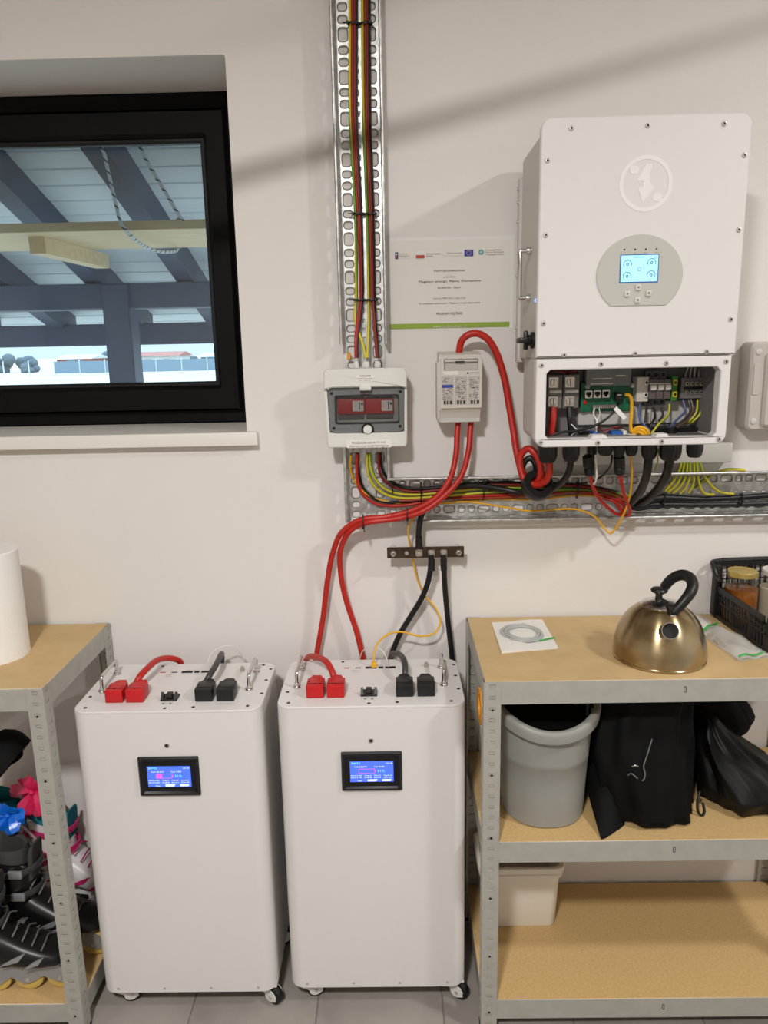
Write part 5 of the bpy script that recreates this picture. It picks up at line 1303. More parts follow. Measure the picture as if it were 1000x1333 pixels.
cable('data_cable', [(-0.0206,-0.12,0.8139),(-0.0222,-0.118,0.8341),(-0.0316,-0.11,0.8561),(-0.0473,-0.1,0.8669),(-0.0656,-0.085,0.8642),(-0.0845,-0.07,0.8488),(-0.0958,-0.055,0.8232),(-0.0996,-0.045,0.7752)], .0013, 'cable_white', 'thin white lead arching over the right cabinet ports', 'cable', 'thin white leads behind the cabinets')
cable('data_cable', [(-0.481,-0.125,0.8235),(-0.4829,-0.12,0.8425),(-0.4739,-0.11,0.8633),(-0.4561,-0.09,0.8705),(-0.4334,-0.075,0.8672),(-0.4155,-0.06,0.8457),(-0.4068,-0.05,0.8196),(-0.4066,-0.045,0.7691)], .0013, 'cable_white', 'thin white lead arching over the left cabinet ports', 'cable', 'thin white leads behind the cabinets')
cable('data_cable', [(0.4682,-0.19,1.3697),(0.4705,-0.19,1.3463),(0.4741,-0.185,1.3202),(0.4752,-0.17,1.3012),(0.4736,-0.15,1.2921),(0.4773,-0.1,1.2888)], .0024, 'cable_white', 'short white cable below the inverter between the red leads', 'cable')
cable('data_cable', [(0.5062,-0.19,1.3689),(0.5081,-0.18,1.3495),(0.5103,-0.15,1.3285),(0.5067,-0.1,1.3016),(0.4953,-0.06,1.2834),(0.4645,-0.03,1.2728)], .0024, 'cable_black', 'thin black cable curving back from the middle bay gland', 'cable')
cable('earth_wire', [(0.6151,-0.18,1.3781),(0.6298,-0.14,1.345),(0.6386,-0.1,1.3162)], .0018, 'cable_earth', 'single short yellow-green stub between the two heavy bay cables', 'cable')

# -- solar leads with black connectors
SO = 'red solar leads with black connectors'
def solar(name, pts, con0, con1, label):
    c = thing(name, pts[0], label, 'cable', SO)
    MB().tube(pts, .0042, 10, 6).build('lead', 'cable_red', c)
    b_ = MB()
    a0, a1 = Vector(con0), Vector(con1)
    d = (a1 - a0)
    b_.lathe([(.009, 0), (.0135, .004), (.0135, d.length * .55), (.0115, d.length * .6), (.0130, d.length * .65), (.0115, d.length * .95), (.006, d.length)], a0, d, 12)
    b_.build('connector', 'black_plastic', c)
    return c
solar('solar_lead', [(0.4614,-0.17,1.3344),(0.4653,-0.165,1.3115),(0.4776,-0.15,1.2828),(0.4988,-0.13,1.2522),(0.5278,-0.11,1.2247),(0.5536,-0.095,1.2064),(0.5734,-0.08,1.2038),(0.5808,-0.06,1.2151),(0.574,-0.035,1.2279),(0.546,-0.022,1.2379)], (0.4552,-0.172,1.3674), (0.4633,-0.165,1.3171), 'red lead looping down from the left black connector')
solar('solar_lead', [(0.5254,-0.19,1.3363),(0.5297,-0.185,1.3137),(0.5441,-0.16,1.2797),(0.5639,-0.13,1.2454),(0.5802,-0.105,1.2207),(0.5846,-0.09,1.2038),(0.579,-0.075,1.1986),(0.5728,-0.055,1.2102),(0.5624,-0.035,1.2261),(0.5364,-0.022,1.234)], (0.5207,-0.195,1.3676), (0.5273,-0.186,1.3212), 'red lead dropping from the right black connector')

# -- heavy black feeds and the tray run to the right
cable('feed_cable', [(0.5884,-0.2,1.3723),(0.5887,-0.195,1.3485),(0.595,-0.17,1.3173),(0.6008,-0.12,1.2731),(0.5997,-0.07,1.2365),(0.6018,-0.035,1.2174),(0.6259,-0.022,1.2083),(0.6657,-0.02,1.2122),(0.7246,-0.02,1.2121),(0.8189,-0.02,1.2104),(0.96,-0.02,1.2108),(1.7763,-0.02,1.219)], lambda t: .0100 if t < .2 else (.0100 - (.0032) * min(1, (t - .2) / .08)), 'cable_black', 'heavy black feed from the left of two right glands, lying lower in the tray', 'cable', 'heavy black feeds to the right', 14)
cable('feed_cable', [(0.6358,-0.2,1.3714),(0.6371,-0.195,1.3493),(0.6416,-0.17,1.3182),(0.6416,-0.12,1.2742),(0.6324,-0.075,1.2388),(0.6229,-0.042,1.2205),(0.6392,-0.027,1.2231),(0.679,-0.024,1.2308),(0.7318,-0.024,1.2299),(0.7809,-0.024,1.227),(0.8863,-0.024,1.229),(0.9562,-0.024,1.2328),(1.7681,-0.024,1.2457)], lambda t: .0105 if t < .2 else (.0105 - (.0036) * min(1, (t - .2) / .08)), 'cable_black', 'heavy black feed from the right of two right glands, lying higher in the tray', 'cable', 'heavy black feeds to the right', 14)
EW = 'yellow-green earth wires under the duct'
ew = [([(0.7291,-0.03,1.3308),(0.7264,-0.032,1.3155),(0.7167,-0.034,1.2886),(0.7044,-0.034,1.2691),(0.6899,-0.034,1.2515)], 'leftmost yellow-green earth wire below the duct'),
      ([(0.7359,-0.03,1.3307),(0.7342,-0.032,1.3154),(0.7259,-0.036,1.2848),(0.7137,-0.036,1.2633),(0.696,-0.034,1.2474)], 'second yellow-green earth wire from the left below the duct'),
      ([(0.7426,-0.03,1.3306),(0.7428,-0.032,1.3152),(0.7375,-0.036,1.2846),(0.7273,-0.036,1.2631),(0.7097,-0.034,1.2452)], 'third yellow-green earth wire from the left below the duct'),
      ([(0.7494,-0.03,1.3305),(0.7496,-0.032,1.3151),(0.7481,-0.036,1.2844),(0.741,-0.036,1.2608),(0.7273,-0.034,1.2429)], 'fourth yellow-green earth wire from the left, almost straight'),
      ([(0.7581,-0.03,1.3303),(0.7593,-0.032,1.3149),(0.7595,-0.036,1.2881),(0.7581,-0.036,1.2645),(0.7486,-0.034,1.2445)], 'middle yellow-green earth wire hanging straight below the duct'),
      ([(0.7658,-0.03,1.3301),(0.767,-0.032,1.3148),(0.7717,-0.036,1.278),(0.7801,-0.036,1.2542),(0.793,-0.035,1.2419),(0.8149,-0.034,1.2403)], 'yellow-green earth wire bending right low in the tray'),
      ([(0.7745,-0.03,1.33),(0.7776,-0.032,1.3146),(0.7876,-0.036,1.2856),(0.8067,-0.036,1.2616),(0.8291,-0.036,1.2463),(0.8634,-0.034,1.2404)], 'long yellow-green earth wire sweeping right to the feeds'),
      ([(0.7734,-0.014,1.2522),(0.7871,-0.016,1.2683),(0.8088,-0.022,1.2868),(0.8256,-0.035,1.2995),(0.8401,-0.045,1.3057),(0.857,-0.05,1.3062),(0.8811,-0.048,1.3034)], 'yellow-green earth wire rising right over the tray rim')]
for pts, lb in ew: cable('earth_wire', pts, .0034, 'cable_earth', lb, 'cable', EW)

# -- ferrite ring, clamped round the looped cables
fc = (0.3489,-0.124,1.2879)
ax = Vector((.12, -.80, .55)).normalized(); u_, w_v = frame_from(ax)
b = MB(); pts = []
for k in range(25):
    a = 2 * PI * k / 24
    pts.append(Vector(fc) + (u_ * math.cos(a) + w_v * math.sin(a)) * .0275)
b.lathe([(.0185, -.010), (.0205, -.0125), (.0345, -.0125), (.0375, -.010), (.0385, -.004), (.0385, .004), (.0375, .010), (.0345, .0125), (.0205, .0125), (.0185, .010), (.0185, -.010)], fc, ax, 36, caps=False)
b.build('ferrite_ring', 'black_plastic', None, 'thick black ring around the looped red and black cables', 'ring')

# -- cable ties
def tie(name, pts, label, head, m='cable_black', group='black cable ties', tail=None):
    t = MB()
    n = len(pts)
    t.tube(pts, .0013, 6, 3, closed=True, flat=2.0)
    h = Vector(head)
    t.box(h.x - .0030, h.x + .0030, h.y - .0032, h.y + .0012, h.z - .0030, h.z + .0030, .0006, 1)
    if tail: t.tube([h, Vector(tail)], .0013, 6, 1, smooth=False)
    return t.build(name, m, None, label, 'cable tie', group)
def loop_h(cx_, cz_, cy_, rx_, ry_):                                 # around upright cables
    return [(cx_ + rx_ * math.cos(2 * PI * k / 10), cy_ + ry_ * math.sin(2 * PI * k / 10), cz_) for k in range(10)]
def loop_v(cx_, cz_, cy_, rz_, ry_):                                 # around level cables
    return [(cx_, cy_ + ry_ * math.sin(2 * PI * k / 10), cz_ + rz_ * math.cos(2 * PI * k / 10)) for k in range(10)]
for (pl, pr_), nm in zip([((-0.0726,-0.015,2.3417),(-0.0429,-0.015,2.341)),((-0.0723,-0.015,1.9343),(-0.043,-0.015,1.9336)),((-0.074,-0.015,1.7362),(-0.044,-0.015,1.7355))], ('top', 'middle', 'lowest')):
    for q, side in ((pl, 'left'), (pr_, 'right')):
        tie('cable_tie', loop_h(q[0] + (.001 if side == 'left' else 0), q[2], -.0155, .0138, .0095), '%s black tie around the %s bundle in the upright tray' % (nm, side), (q[0] - (.013 if side == 'left' else -.009), -.024, q[2]), tail=(q[0] - .024, -.026, q[2] - .0005) if side == 'left' else None)
for (x, y_, z), lb, rz in (((-0.0025,-0.02,1.2716), 'black tie at the bend right of the lidded box', .0155), ((0.0702,-0.02,1.2482), 'black tie on the tray bundle left of the heavy red cables', .0225),
                       ((0.2298,-0.02,1.2553), 'black tie on the tray bundle right of the heavy red cables', .022), ((0.4694,-0.02,1.2549), 'black tie on the tray bundle right of the black ring', .020)):
    tie('cable_tie', loop_v(x, z, -.018, rz, .013), lb, (x, -.032, z + rz * .45), tail=(x + .001, -.036, z + rz * 1.7))
x, y_, z = (-0.0773,-0.076,1.1948)
tie('cable_tie', loop_v(x, z, -.077, .0175, .0135), 'black tie round both heavy red cables, left', (x + .001, -.090, z - .012), tail=(x + .003, -.091, z - .024))
x, y_, z = (0.0328,-0.088,1.2143)
tie('cable_tie', loop_v(x, z, -.088, .0175, .0135), 'black tie round both heavy red cables, right, holding the yellow cable', (x + .001, -.100, z - .010), tail=(x + .001, -.102, z - .024))
x, y_, z = (0.8877,-0.022,1.2216)
tie('cable_tie', loop_v(x, z, -.022, .0155, .0095), 'black tie round the two feeds at the right', (x, -.032, z), tail=(x - .002, -.034, z + .022))
x, y_, z = (0.6898,-0.022,1.2252)
tie('cable_tie', loop_v(x, z, -.022, .0155, .0105), 'black tie round the two feeds below the right glands', (x, -.033, z), tail=(x + .003, -.035, z + .024))

# -- copper bar on two studs with lugs
bb = thing('busbar', (.08, 0, 1.09), 'short brown copper bar on two studs holding three black cables', 'busbar')
z0, z1 = 1.0917, 1.1203
xa, xb = -0.0192, 0.1781
MB().box(xa, xb, -.056, -.050, z0, z1, .0012, 1).build('bar', 'bar_copper', bb)
zm = (z0 + z1) / 2
for px in [-0.0034,0.1643]:
    s_ = MB().lathe([(.0035, 0), (.0035, .080), (.0028, .0815), (.0002, .0815)], (px, -.0005, zm), (0, -1, 0), 12).build('stud', 'tinned', bb)
    MB().lathe([(.0075, 0), (.0075, .006)], (px, -.0565, zm), (0, -1, 0), 6).build('nut', 'tinned', s_)
    MB().lathe([(.0078, 0), (.0078, .048)], (px, -.0012, zm), (0, -1, 0), 16).build('standoff', 'white_plastic', s_)
for px in [0.031]:
    MB().lathe([(.0055, 0), (.0055, .005), (.003, .005), (.003, .009), (.0002, .0095)], (px, -.056, zm), (0, -1, 0), 6).build('bolt', 'tinned', bb)
for px, up in zip([0.0624,0.0943,0.1257], (True, False, False)):
    s = 1 if up else -1
    zc = zm + (0.0 if up else -.002)
    lg = MB().prism(rrect(px - .0085, px + .0085, zc - .0095, zc + .0095, .004, 3), -.0562, -.0595, XZ, bev=.0006).build('lug', 'tinned', bb)
    MB().cyl((px, -.062, zc + s * .008), (px, -.062, zc + s * .016), .0065, .0072, 12).build('lug_barrel', 'tinned', lg)
    MB().lathe([(.0062, 0), (.0062, .0045), (.0032, .0045), (.0032, .008), (.0002, .0085)], (px, -.0595, zc), (0, -1, 0), 6).build('bolt', 'tinned', lg)
    MB().cyl((px, -.062, zc + s * .013), (px, -.064, zc + s * .044), .0088, .0084, 14).build('heat_shrink', 'black_rubber', lg)

# ================================================================ things on the right rack
SZ = .911
# ---- kettle
kx, ky = .607, -.283
kt = thing('kettle', (kx, ky, SZ), 'domed steel kettle with brass sheen and black loop handle on the right rack', 'kettle')
prof = [(.004, .0005), (.095, .0005), (.1005, .003), (.1025, .008), (.1025, .014), (.1015, .022)]
for k in range(1, 15):
    a = k / 14 * 1.16
    prof.append((.1015 * math.cos(a * .98) ** .92, .022 + .112 * math.sin(a)))
MB().lathe(prof, (kx, ky, SZ), (0, 0, 1), 56).build('body', 'kettle_steel', kt, ang=50)
MB().lathe([(.1022, .0), (.1038, .002), (.1038, .0055), (.1022, .0075)], (kx, ky, SZ), (0, 0, 1), 56, caps=False).build('base_rim', 'kettle_steel', kt)
ztop = SZ + .022 + .112 * math.sin(1.16)
MB().lathe([(.044, -.004), (.047, .001), (.044, .004), (.036, .006), (.022, .010), (.008, .0125), (.0002, .013)], (kx, ky, ztop), (0, 0, 1), 40).build('lid', 'chrome', kt)
MB().lathe([(.010, .008), (.0085, .012), (.0075, .022), (.010, .027), (.0175, .030), (.019, .034), (.016, .038), (.006, .040), (.0002, .040)], (kx - .006, ky + .004, ztop), (0, 0, 1), 26).build('lid_knob', 'black_plastic', kt)
sd = Vector((-.10, -.85, .42)).normalized()
sb_ = Vector((0.5911,-0.378,1.0082)) - sd * .010
sp_ = MB().lathe([(.019, -.004), (.0185, .012), (.0175, .020), (.0185, .0225), (.0165, .0225), (.0150, .018), (.0150, .002), (.0002, .002)], sb_, sd, 28).build('spout', 'chrome', kt)
MB().lathe([(.0149, .0025), (.0149, .010), (.0002, .010)], sb_, sd, 24, caps=False).build('spout_hole', 'gasket', sp_)
hd0 = Vector((0.6134,-0.335,1.0344))
MB().box(hd0.x - .009, hd0.x + .009, hd0.y - .004, hd0.y + .024, hd0.z - .006, hd0.z + .016, .003).build('handle_bracket', 'black_plastic', kt)
MB().box(hd0.x - .0065, hd0.x + .0065, hd0.y - .006, hd0.y + .010, hd0.z - .016, hd0.z - .002, .002).build('bracket_plate', 'chrome', kt)
MB().tube([(0.6161,-0.332,1.0351),(0.6272,-0.332,1.0474),(0.6405,-0.33,1.0626),(0.6545,-0.322,1.0775),(0.6641,-0.308,1.0907),(0.6627,-0.292,1.1018),(0.6531,-0.276,1.1034),(0.6414,-0.262,1.0947),(0.6314,-0.253,1.0811),(0.6235,-0.248,1.0657),(0.6161,-0.246,1.053)], lambda t: .0105 + .0022 * math.sin(t * PI) - (.002 if t > .93 else 0), 14, 6, flat=1.0).build('handle', 'black_plastic', kt)

# ---- packet of coiled tubing
pk = thing('tubing_packet', (0.317,-0.1573,0.911), 'flat white sachet holding a coil of grey tubing, left end of the right rack', 'packet')
pc = [Vector(v) for v in [(0.2477,-0.2561,0.911),(0.3866,-0.2313,0.911),(0.3858,-0.0384,0.911),(0.2507,-0.0524,0.911)]]
b = MB()
N = 10
g0 = []; g1 = []
for j in range(N + 1):
    for i in range(N + 1):
        s, t = i / N, j / N
        p = pc[0] * (1 - s) * (1 - t) + pc[1] * s * (1 - t) + pc[2] * s * t + pc[3] * (1 - s) * t
        lift = .002 + .003 * math.sin(s * PI) * math.sin(t * PI) + .0012 * math.sin(7 * s + 3 * t) * s + (.004 * (1 - t) if s < .5 else .002 * t)
        g0.append((p.x, p.y, .911 + lift * (1 if 0 < i < N and 0 < j < N else .8))); g1.append((p.x, p.y, .9113))
vs = g0 + g1; fs = []
o_ = (N + 1) ** 2
for j in range(N):
    for i in range(N):
        a = j * (N + 1) + i
        fs.append((a, a + 1, a + N + 2, a + N + 1)); fs.append((o_ + a, o_ + a + N + 1, o_ + a + N + 2, o_ + a + 1))
edge = [i for i in range(N)] + [i * (N + 1) + N for i in range(N)] + [(N) * (N + 1) + N - i for i in range(N)] + [(N - i) * (N + 1) for i in range(N)]
for i in range(len(edge)):
    a, c = edge[i], edge[(i + 1) % len(edge)]
    fs.append((a, c, o_ + c, o_ + a))
b.add(vs, fs)
b.build('sachet', 'paper_white', pk)
cc_ = (pc[0] + pc[1] + pc[2] + pc[3]) / 4
ex = (pc[1] - pc[0]).normalized(); ey = Vector((-ex.y, ex.x, 0))
for k in range(7):
    r1 = .050 - .0024 * k + random.uniform(-.002, .002); r2 = r1 * (1.12 + random.uniform(-.05, .05))
    off = ex * random.uniform(-.003, .003) + ey * random.uniform(-.004, .004)
    pts = []
    for q in range(16):
        a = 2 * PI * q / 16
        pts.append(cc_ + off + ex * math.cos(a) * r1 + ey * (math.sin(a) * r2 * 1.0) + V(0, 0, .0075 + .0008 * (k % 3)))
    MB().tube(pts, .0019, 8, 3, closed=True).build('tubing_coil', 'tubing_grey', pk)
e0 = cc_ + ex * .02 - ey * .058
MB().tube([e0 + V(0, 0, .008), e0 + ex * .02 + ey * .004 + V(0, 0, .009), e0 + ex * .045 + ey * .014 + V(0, 0, .007)], .0016, 8, 4).build('tube_end', 'zip_green', pk)
tz = .9178
b = MB()
for k in range(9):
    x0 = -.022 + k * .006
    p0 = cc_ + ey * .066 + ex * x0; b.tube([p0 + V(0, 0, .0052), p0 + ex * .002 + ey * .004 * ((k % 2) * 2 - 1) * .5 + V(0, 0, .0054), p0 + ex * .0045 + V(0, 0, .0052)], .0006, 5, 2)
b.build('handwriting', 'ink_dark', pk)

# ---- crate with jars
ct = thing('crate', (0.8278,-0.0836,0.911), 'black slatted plastic crate with jars at the right end of the rack', 'crate')
A0 = Vector((0.8415,0.0025,0.911)); A0.y = -.030                       # rear left corner (floor level)
A0.x = .838
A1 = Vector((.853, -.31, .911))                                      # front left corner direction
dv = (A1 - A0); Lc = .40; dv.normalize(); nv = Vector((-dv.y, dv.x, 0)); nv = nv if nv.x > 0 else -nv
Hc = .150
R = Matrix(((dv.x, nv.x, 0, A0.x), (dv.y, nv.y, 0, A0.y), (0, 0, 1, .911), (0, 0, 0, 1)))   # u along the left side, v to the right
Wc = .222
def lean(z): return -.012 * z / Hc
LSH = Lc * .62
def crate_side(name, u0, u1, mp, n, hs):
    """slatted wall: top rail, middle rail, bottom rail, uprights"""
    w = MB(R)
    def q(a0, a1, z0, z1, t=.004):
        vs = []
        for a in (a0, a1):
            for z in (z0, z1):
                for d in (0, t): vs.append(mp(a, z, d))
        w.add(vs, [(0, 1, 3, 2), (4, 6, 7, 5), (0, 4, 5, 1), (2, 3, 7, 6), (0, 2, 6, 4), (1, 5, 7, 3)])
    for (z0, z1) in ((0, .012), (.046, .051), (Hc * hs - .014, Hc * hs)): q(u0, u1, z0, z1)
    step = (u1 - u0) / n
    for k in range(n):
        a = u0 + step * k
        wd = .0032 if k % 6 else .010
        q(a, a + wd, .014, Hc * hs - .012)
    for z in ((.062, .076) if hs < .9 else (.075, .10, .118)): q(u0, u1, z, z + .0022)
    return w.build(name, 'crate_black', ct)
crate_side('slatted_side', 0, LSH, lambda a, z, d: (a, d + lean(z), z), 17, .61)
crate_side('slatted_side', 0, LSH, lambda a, z, d: (a, Wc - d - lean(z), z), 17, .61)
crate_side('slatted_side', 0, Wc, lambda a, z, d: (d + lean(z), a, z), 15, 1.0)
crate_side('slatted_side', 0, Wc, lambda a, z, d: (LSH - d - lean(z), a, z), 15, .61)
MB(R).box(0, LSH, 0, Wc, .001, .006).build('crate_floor', 'crate_black', ct)
rim = MB(R)
rim.tube([(-.012, .03, Hc), (-.014, .012, Hc - .001), (-.008, -.010, Hc - .003), (.010, -.014, Hc - .010), (.030, -.012, Hc - .034), (.05, -.012, Hc - .034)], .0055, 8, 4)
rim.tube([(-.013, .02, Hc), (-.013, Wc * .5, Hc), (-.013, Wc, Hc)], .0065, 8, 3)
rim.box(.0, .022, -.012, .004, .01, Hc - .006, .002)
rim.build('crate_rim', 'crate_black', ct)
def jar(name, x, y_, h, r, fill, lidm, label, lidh=.014):
    j = thing(name, (x, y_, .9175), label, 'jar')
    MB().lathe([(.004, 0.001), (r * .92, .001), (r, .006), (r, h * .74), (r * .96, h * .82), (r * .80, h * .90), (r * .80, h * .97)], (x, y_, .9175), (0, 0, 1), 32).build('glass', 'jar_glass', j)
    MB().lathe([(.004, 0.003), (r * .90, .003), (r * .96, .008), (r * .96, h * .66), (.004, h * .66)], (x, y_, .9175), (0, 0, 1), 32).build('contents', fill, j)
    MB().lathe([(r * .86, h * .905), (r * .88, h * .91), (r * .88, h * .995), (r * .84, h + .001), (r * .80, h - .0005), (.0002, h - .001)], (x, y_, .9175), (0, 0, 1), 40).build('lid', lidm, j)
    return j
jx, jy = .884, -.075
jar('honey_jar', jx, jy, .132, .0415, 'honey', 'lid_gold', 'honey coloured jar with gold lid in the black crate')
jar('storage_jar', .966, -.082, .136, .0385, 'cream_fill', 'lid_pale', 'jar of cream filling with dark rimmed pale lid, cut by the right edge')

# ---- zip bag in front of the crate, white lid behind the kettle
zb_ = thing('zip_bag', (0.8083,-0.2171,0.911), 'clear zip bag with green strips lying before the crate', 'bag')
c4 = [Vector(v) for v in [(0.7731,-0.3247,0.911),(0.8566,-0.3018,0.911),(0.8153,-0.0995,0.911),(0.7542,-0.1551,0.911)]]
def bagz(s, t): return .006 + .020 * (math.sin(PI * s) * math.sin(PI * t)) ** .6 + .0035 * math.sin(9 * s + 4 * t) * math.sin(PI * s) + .003 * math.sin(13 * t - 5 * s) * math.sin(PI * t)
b = MB(); N = 16; vs = []; fs = []
for lay in (0, 1):
    for j in range(N + 1):
        for i in range(N + 1):
            s, t = i / N, j / N
            p = c4[0] * (1 - s) * (1 - t) + c4[1] * s * (1 - t) + c4[2] * s * t + c4[3] * (1 - s) * t
            vs.append((p.x, p.y, .911 + (bagz(s, t) if lay else .0015)))
o_ = (N + 1) ** 2
for j in range(N):
    for i in range(N):
        a = j * (N + 1) + i
        fs += [(a, a + N + 1, a + N + 2, a + 1), (o_ + a, o_ + a + 1, o_ + a + N + 2, o_ + a + N + 1)]
b.add(vs, fs)
b.build('film', 'bag_film', zb_, fix=False)
b = MB()
for k in range(26):
    s, t = random.uniform(.12, .5), random.uniform(.45, .92)
    p = c4[0] * (1 - s) * (1 - t) + c4[1] * s * (1 - t) + c4[2] * s * t + c4[3] * (1 - s) * t
    b.ball((p.x, p.y, .9135 + random.uniform(0, .006)), random.uniform(.003, .006), (1, 1, .6), 6, 4)
b.build('crumbs', 'crumbs', zb_, kind='stuff')
def strip(s0, t0, s1, t1, w):
    pts = []
    for k in range(9):
        f = k / 8; s = s0 + (s1 - s0) * f; t = t0 + (t1 - t0) * f
        p = c4[0] * (1 - s) * (1 - t) + c4[1] * s * (1 - t) + c4[2] * s * t + c4[3] * (1 - s) * t
        pts.append((p.x, p.y, .911 + bagz(min(max(s, 0.02), .98), min(max(t, .02), .98)) + .0025))
    MB().tube(pts, w, 8, 2, flat=.6).build('zip_strip', 'zip_green', zb_)
strip(.05, .98, 1.0, .98, .0032)
strip(.05, .04, .75, .02, .0030)
MB().lathe([(.050, 0), (.055, .002), (.055, .008), (.052, .010), (.0002, .0105)], (0.752,-0.0815,0.9115), (0, 0, 1), 36).build('bowl_cover', 'tub_white', None, 'white round lid lying behind the kettle', 'lid')

# ================================================================ middle and lower shelf of the right rack
MZ = .519
bnx, bny = 0.3531, -0.3114 + .065
bnx = .350; bny = -.252
bn = thing('waste_bin', (bnx, bny, MZ), 'grey oval plastic bin with wavy rim on the middle shelf', 'bin')
def oval(z, f, wav=0.0, grow=0.0):
    o = []
    for k in range(56):
        a = 2 * PI * k / 56
        o.append((bnx + (.0985 * f + grow) * math.copysign(abs(math.cos(a)) ** .88, math.cos(a)), bny + (.1120 * f + grow) * math.copysign(abs(math.sin(a)) ** .88, math.sin(a)),
                  MZ + z + wav * (abs(math.cos(a)) ** 1.6)))
    return o
BH = .262
rings = [oval(.0, .95), oval(.004, .99), oval(.05, 1.015), oval(.100, 1.04), oval(.1545, 1.07), oval(.156, 1.080), oval(.166, 1.085), oval(BH - .03, 1.125, .0), oval(BH - .012, 1.135, .012)]
inner = [oval(BH - .012, 1.115, .012), oval(.05, 1.0), oval(.006, .93)]
MB().loft(rings + inner).build('body', 'bin_grey', bn, ang=40)
MB().loft([oval(BH - .030, 1.19, .028), oval(BH - .030, 1.19, .028, .010), oval(BH - .012, 1.19, .030, .0125), oval(BH - .004, 1.19, .032, .011), oval(BH - .001, 1.19, .033, .006), oval(BH - .003, 1.19, .033, -.003), oval(BH - .02, 1.19, .03, -.004)], cap=False).build('rim', 'bin_grey', bn, ang=50)
# dark bag inside the bin
MB().loft([oval(.10, .96), oval(.20, 1.01), oval(.238, .9), oval(.245, .5), oval(.246, .05)]).build('bin_bag', 'cloth_black', None, 'black bag filling the grey bin', 'bag')

def cloth(name, cx_, cy_, z0, prof, label, m, amp, seed, nfold=9, parts=()):
    """crumpled fabric bag: stacked rings with folds; prof rows are (z, rx, ry, dx, dy)"""
    rr = random.Random(seed)
    ph = [rr.uniform(0, 6.28) for _ in range(6)]
    rings = []
    rows = []
    for i in range(len(prof) - 1):
        for q in range(5):
            f = q / 5
            rows.append(tuple(prof[i][j] * (1 - f) + prof[i + 1][j] * f for j in range(5)))
    rows.append(prof[-1])
    for (z, rx_, ry_, dx, dy) in rows:
        o = []
        for k in range(72):
            a = 2 * PI * k / 72
            w = 1 + amp * (.5 * math.sin(nfold * a + ph[0] + 9 * z) + .35 * math.sin((nfold * 2 - 3) * a + ph[1] - 22 * z) + .3 * math.sin(3 * a + ph[2] + 17 * z) + .22 * math.sin(17 * a + ph[3] + 40 * z * math.sin(a + ph[4])))
            o.append((cx_ + dx + rx_ * w * math.copysign(abs(math.cos(a)) ** .85, math.cos(a)), cy_ + dy + ry_ * w * math.copysign(abs(math.sin(a)) ** .85, math.sin(a)), z0 + z))
        rings.append(o)
    t = thing(name, (cx_, cy_, z0), label, 'bag')
    MB().loft(rings).build('bag_body', m, t, ang=60)
    return t
b1 = cloth('fabric_bag', .583, -.222, MZ, [(.0, .105, .125, .018, -.012), (.012, .118, .140, .012, -.012), (.09, .124, .140, .0, -.006), (.17, .130, .130, -.006, 0), (.25, .126, .120, -.004, .01), (.305, .118, .11, .01, .02), (.332, .06, .06, .02, .02)],
           'large black fabric bag with a curled cord, standing beside the grey bin', 'cloth_black', .075, 5)
fl2 = MB()
q = [Vector(v) for v in [(0.4574,-0.4059,0.521),(0.4572,-0.3,0.5552),(0.4449,-0.26,0.6127),(0.5083,-0.31,0.6616),(0.5299,-0.352,0.5077)]]
cen = q[3]
n_ = 8; rows = []
for s in (0, .33, .66, 1):
    a0 = q[0] * (1 - s) + q[4] * s; a1 = q[1] * (1 - s) + q[3] * s; a2 = q[2] * (1 - s) + q[3] * s
    rows.append([a0 + V(0, -.004 * math.sin(PI * s), 0), (a0 + a1) / 2 + V(0, -.008 * math.sin(PI * s), 0), a1 + V(0, -.006, 0), (a1 + a2) / 2, a2, a2 + V(0, .012, 0), (a1 + a2) / 2 + V(0, .012, 0), a1 + V(0, .012, 0), (a0 + a1) / 2 + V(0, .012, 0), a0 + V(0, .012, 0)])
fl2.loft(rows)
fl2.build('bag_flap', 'cloth_black', b1, ang=70)
cd = MB().tube([(0.5268,-0.352,0.6471),(0.5319,-0.362,0.6589),(0.5451,-0.366,0.6495),(0.557,-0.368,0.6448),(0.5621,-0.366,0.659),(0.5583,-0.364,0.6772),(0.5654,-0.36,0.6998),(0.5721,-0.357,0.7229),(0.5774,-0.354,0.7403)], .0016, 7, 5).build('cord', 'cord_grey', b1)
MB().tube([(0.5328,-0.362,0.6764),(0.5383,-0.366,0.6816),(0.5461,-0.364,0.6774)], .0016, 6, 4).build('cord_loop', 'tinned', b1)
MB().tube([(0.4632,-0.305,0.5563),(0.4685,-0.307,0.5473),(0.4741,-0.308,0.5376)], .0012, 6, 2).build('thread', 'cable_white', b1)
b2 = cloth('fabric_bag', .855, -.200, MZ, [(.0, .085, .085, -.005, -.020), (.012, .106, .112, -.002, -.022), (.04, .112, .124, .0, -.02), (.07, .100, .112, -.012, -.014), (.10, .080, .098, -.036, -.006), (.14, .056, .08, -.066, 0), (.17, .036, .06, -.082, .004), (.20, .018, .04, -.09, .004)],
           'smaller shiny black bag with deep creases at the right end of the middle shelf', 'cloth_black_sheen', .11, 11, 7)
b3 = MB()
MB().tube([(0.7179,-0.3,0.5719),(0.7079,-0.315,0.5512),(0.7099,-0.318,0.5307),(0.7189,-0.32,0.5197),(0.7244,-0.318,0.5305),(0.7219,-0.312,0.549)], .0032, 8, 4).build('strap_loop', 'black_plastic', b2)
b4 = cloth('fabric_bag', .80, -.095, MZ, [(.0, .055, .05, 0, 0), (.02, .06, .055, 0, 0), (.09, .07, .06, .0, 0), (.115, .100, .065, .02, 0), (.14, .108, .065, .024, 0), (.17, .102, .065, .016, 0), (.21, .090, .06, -.002, 0), (.335, .065, .055, -.02, 0)],
           'folded black bag pushed to the back between the two other bags', 'cloth_black', .05, 21, 6)
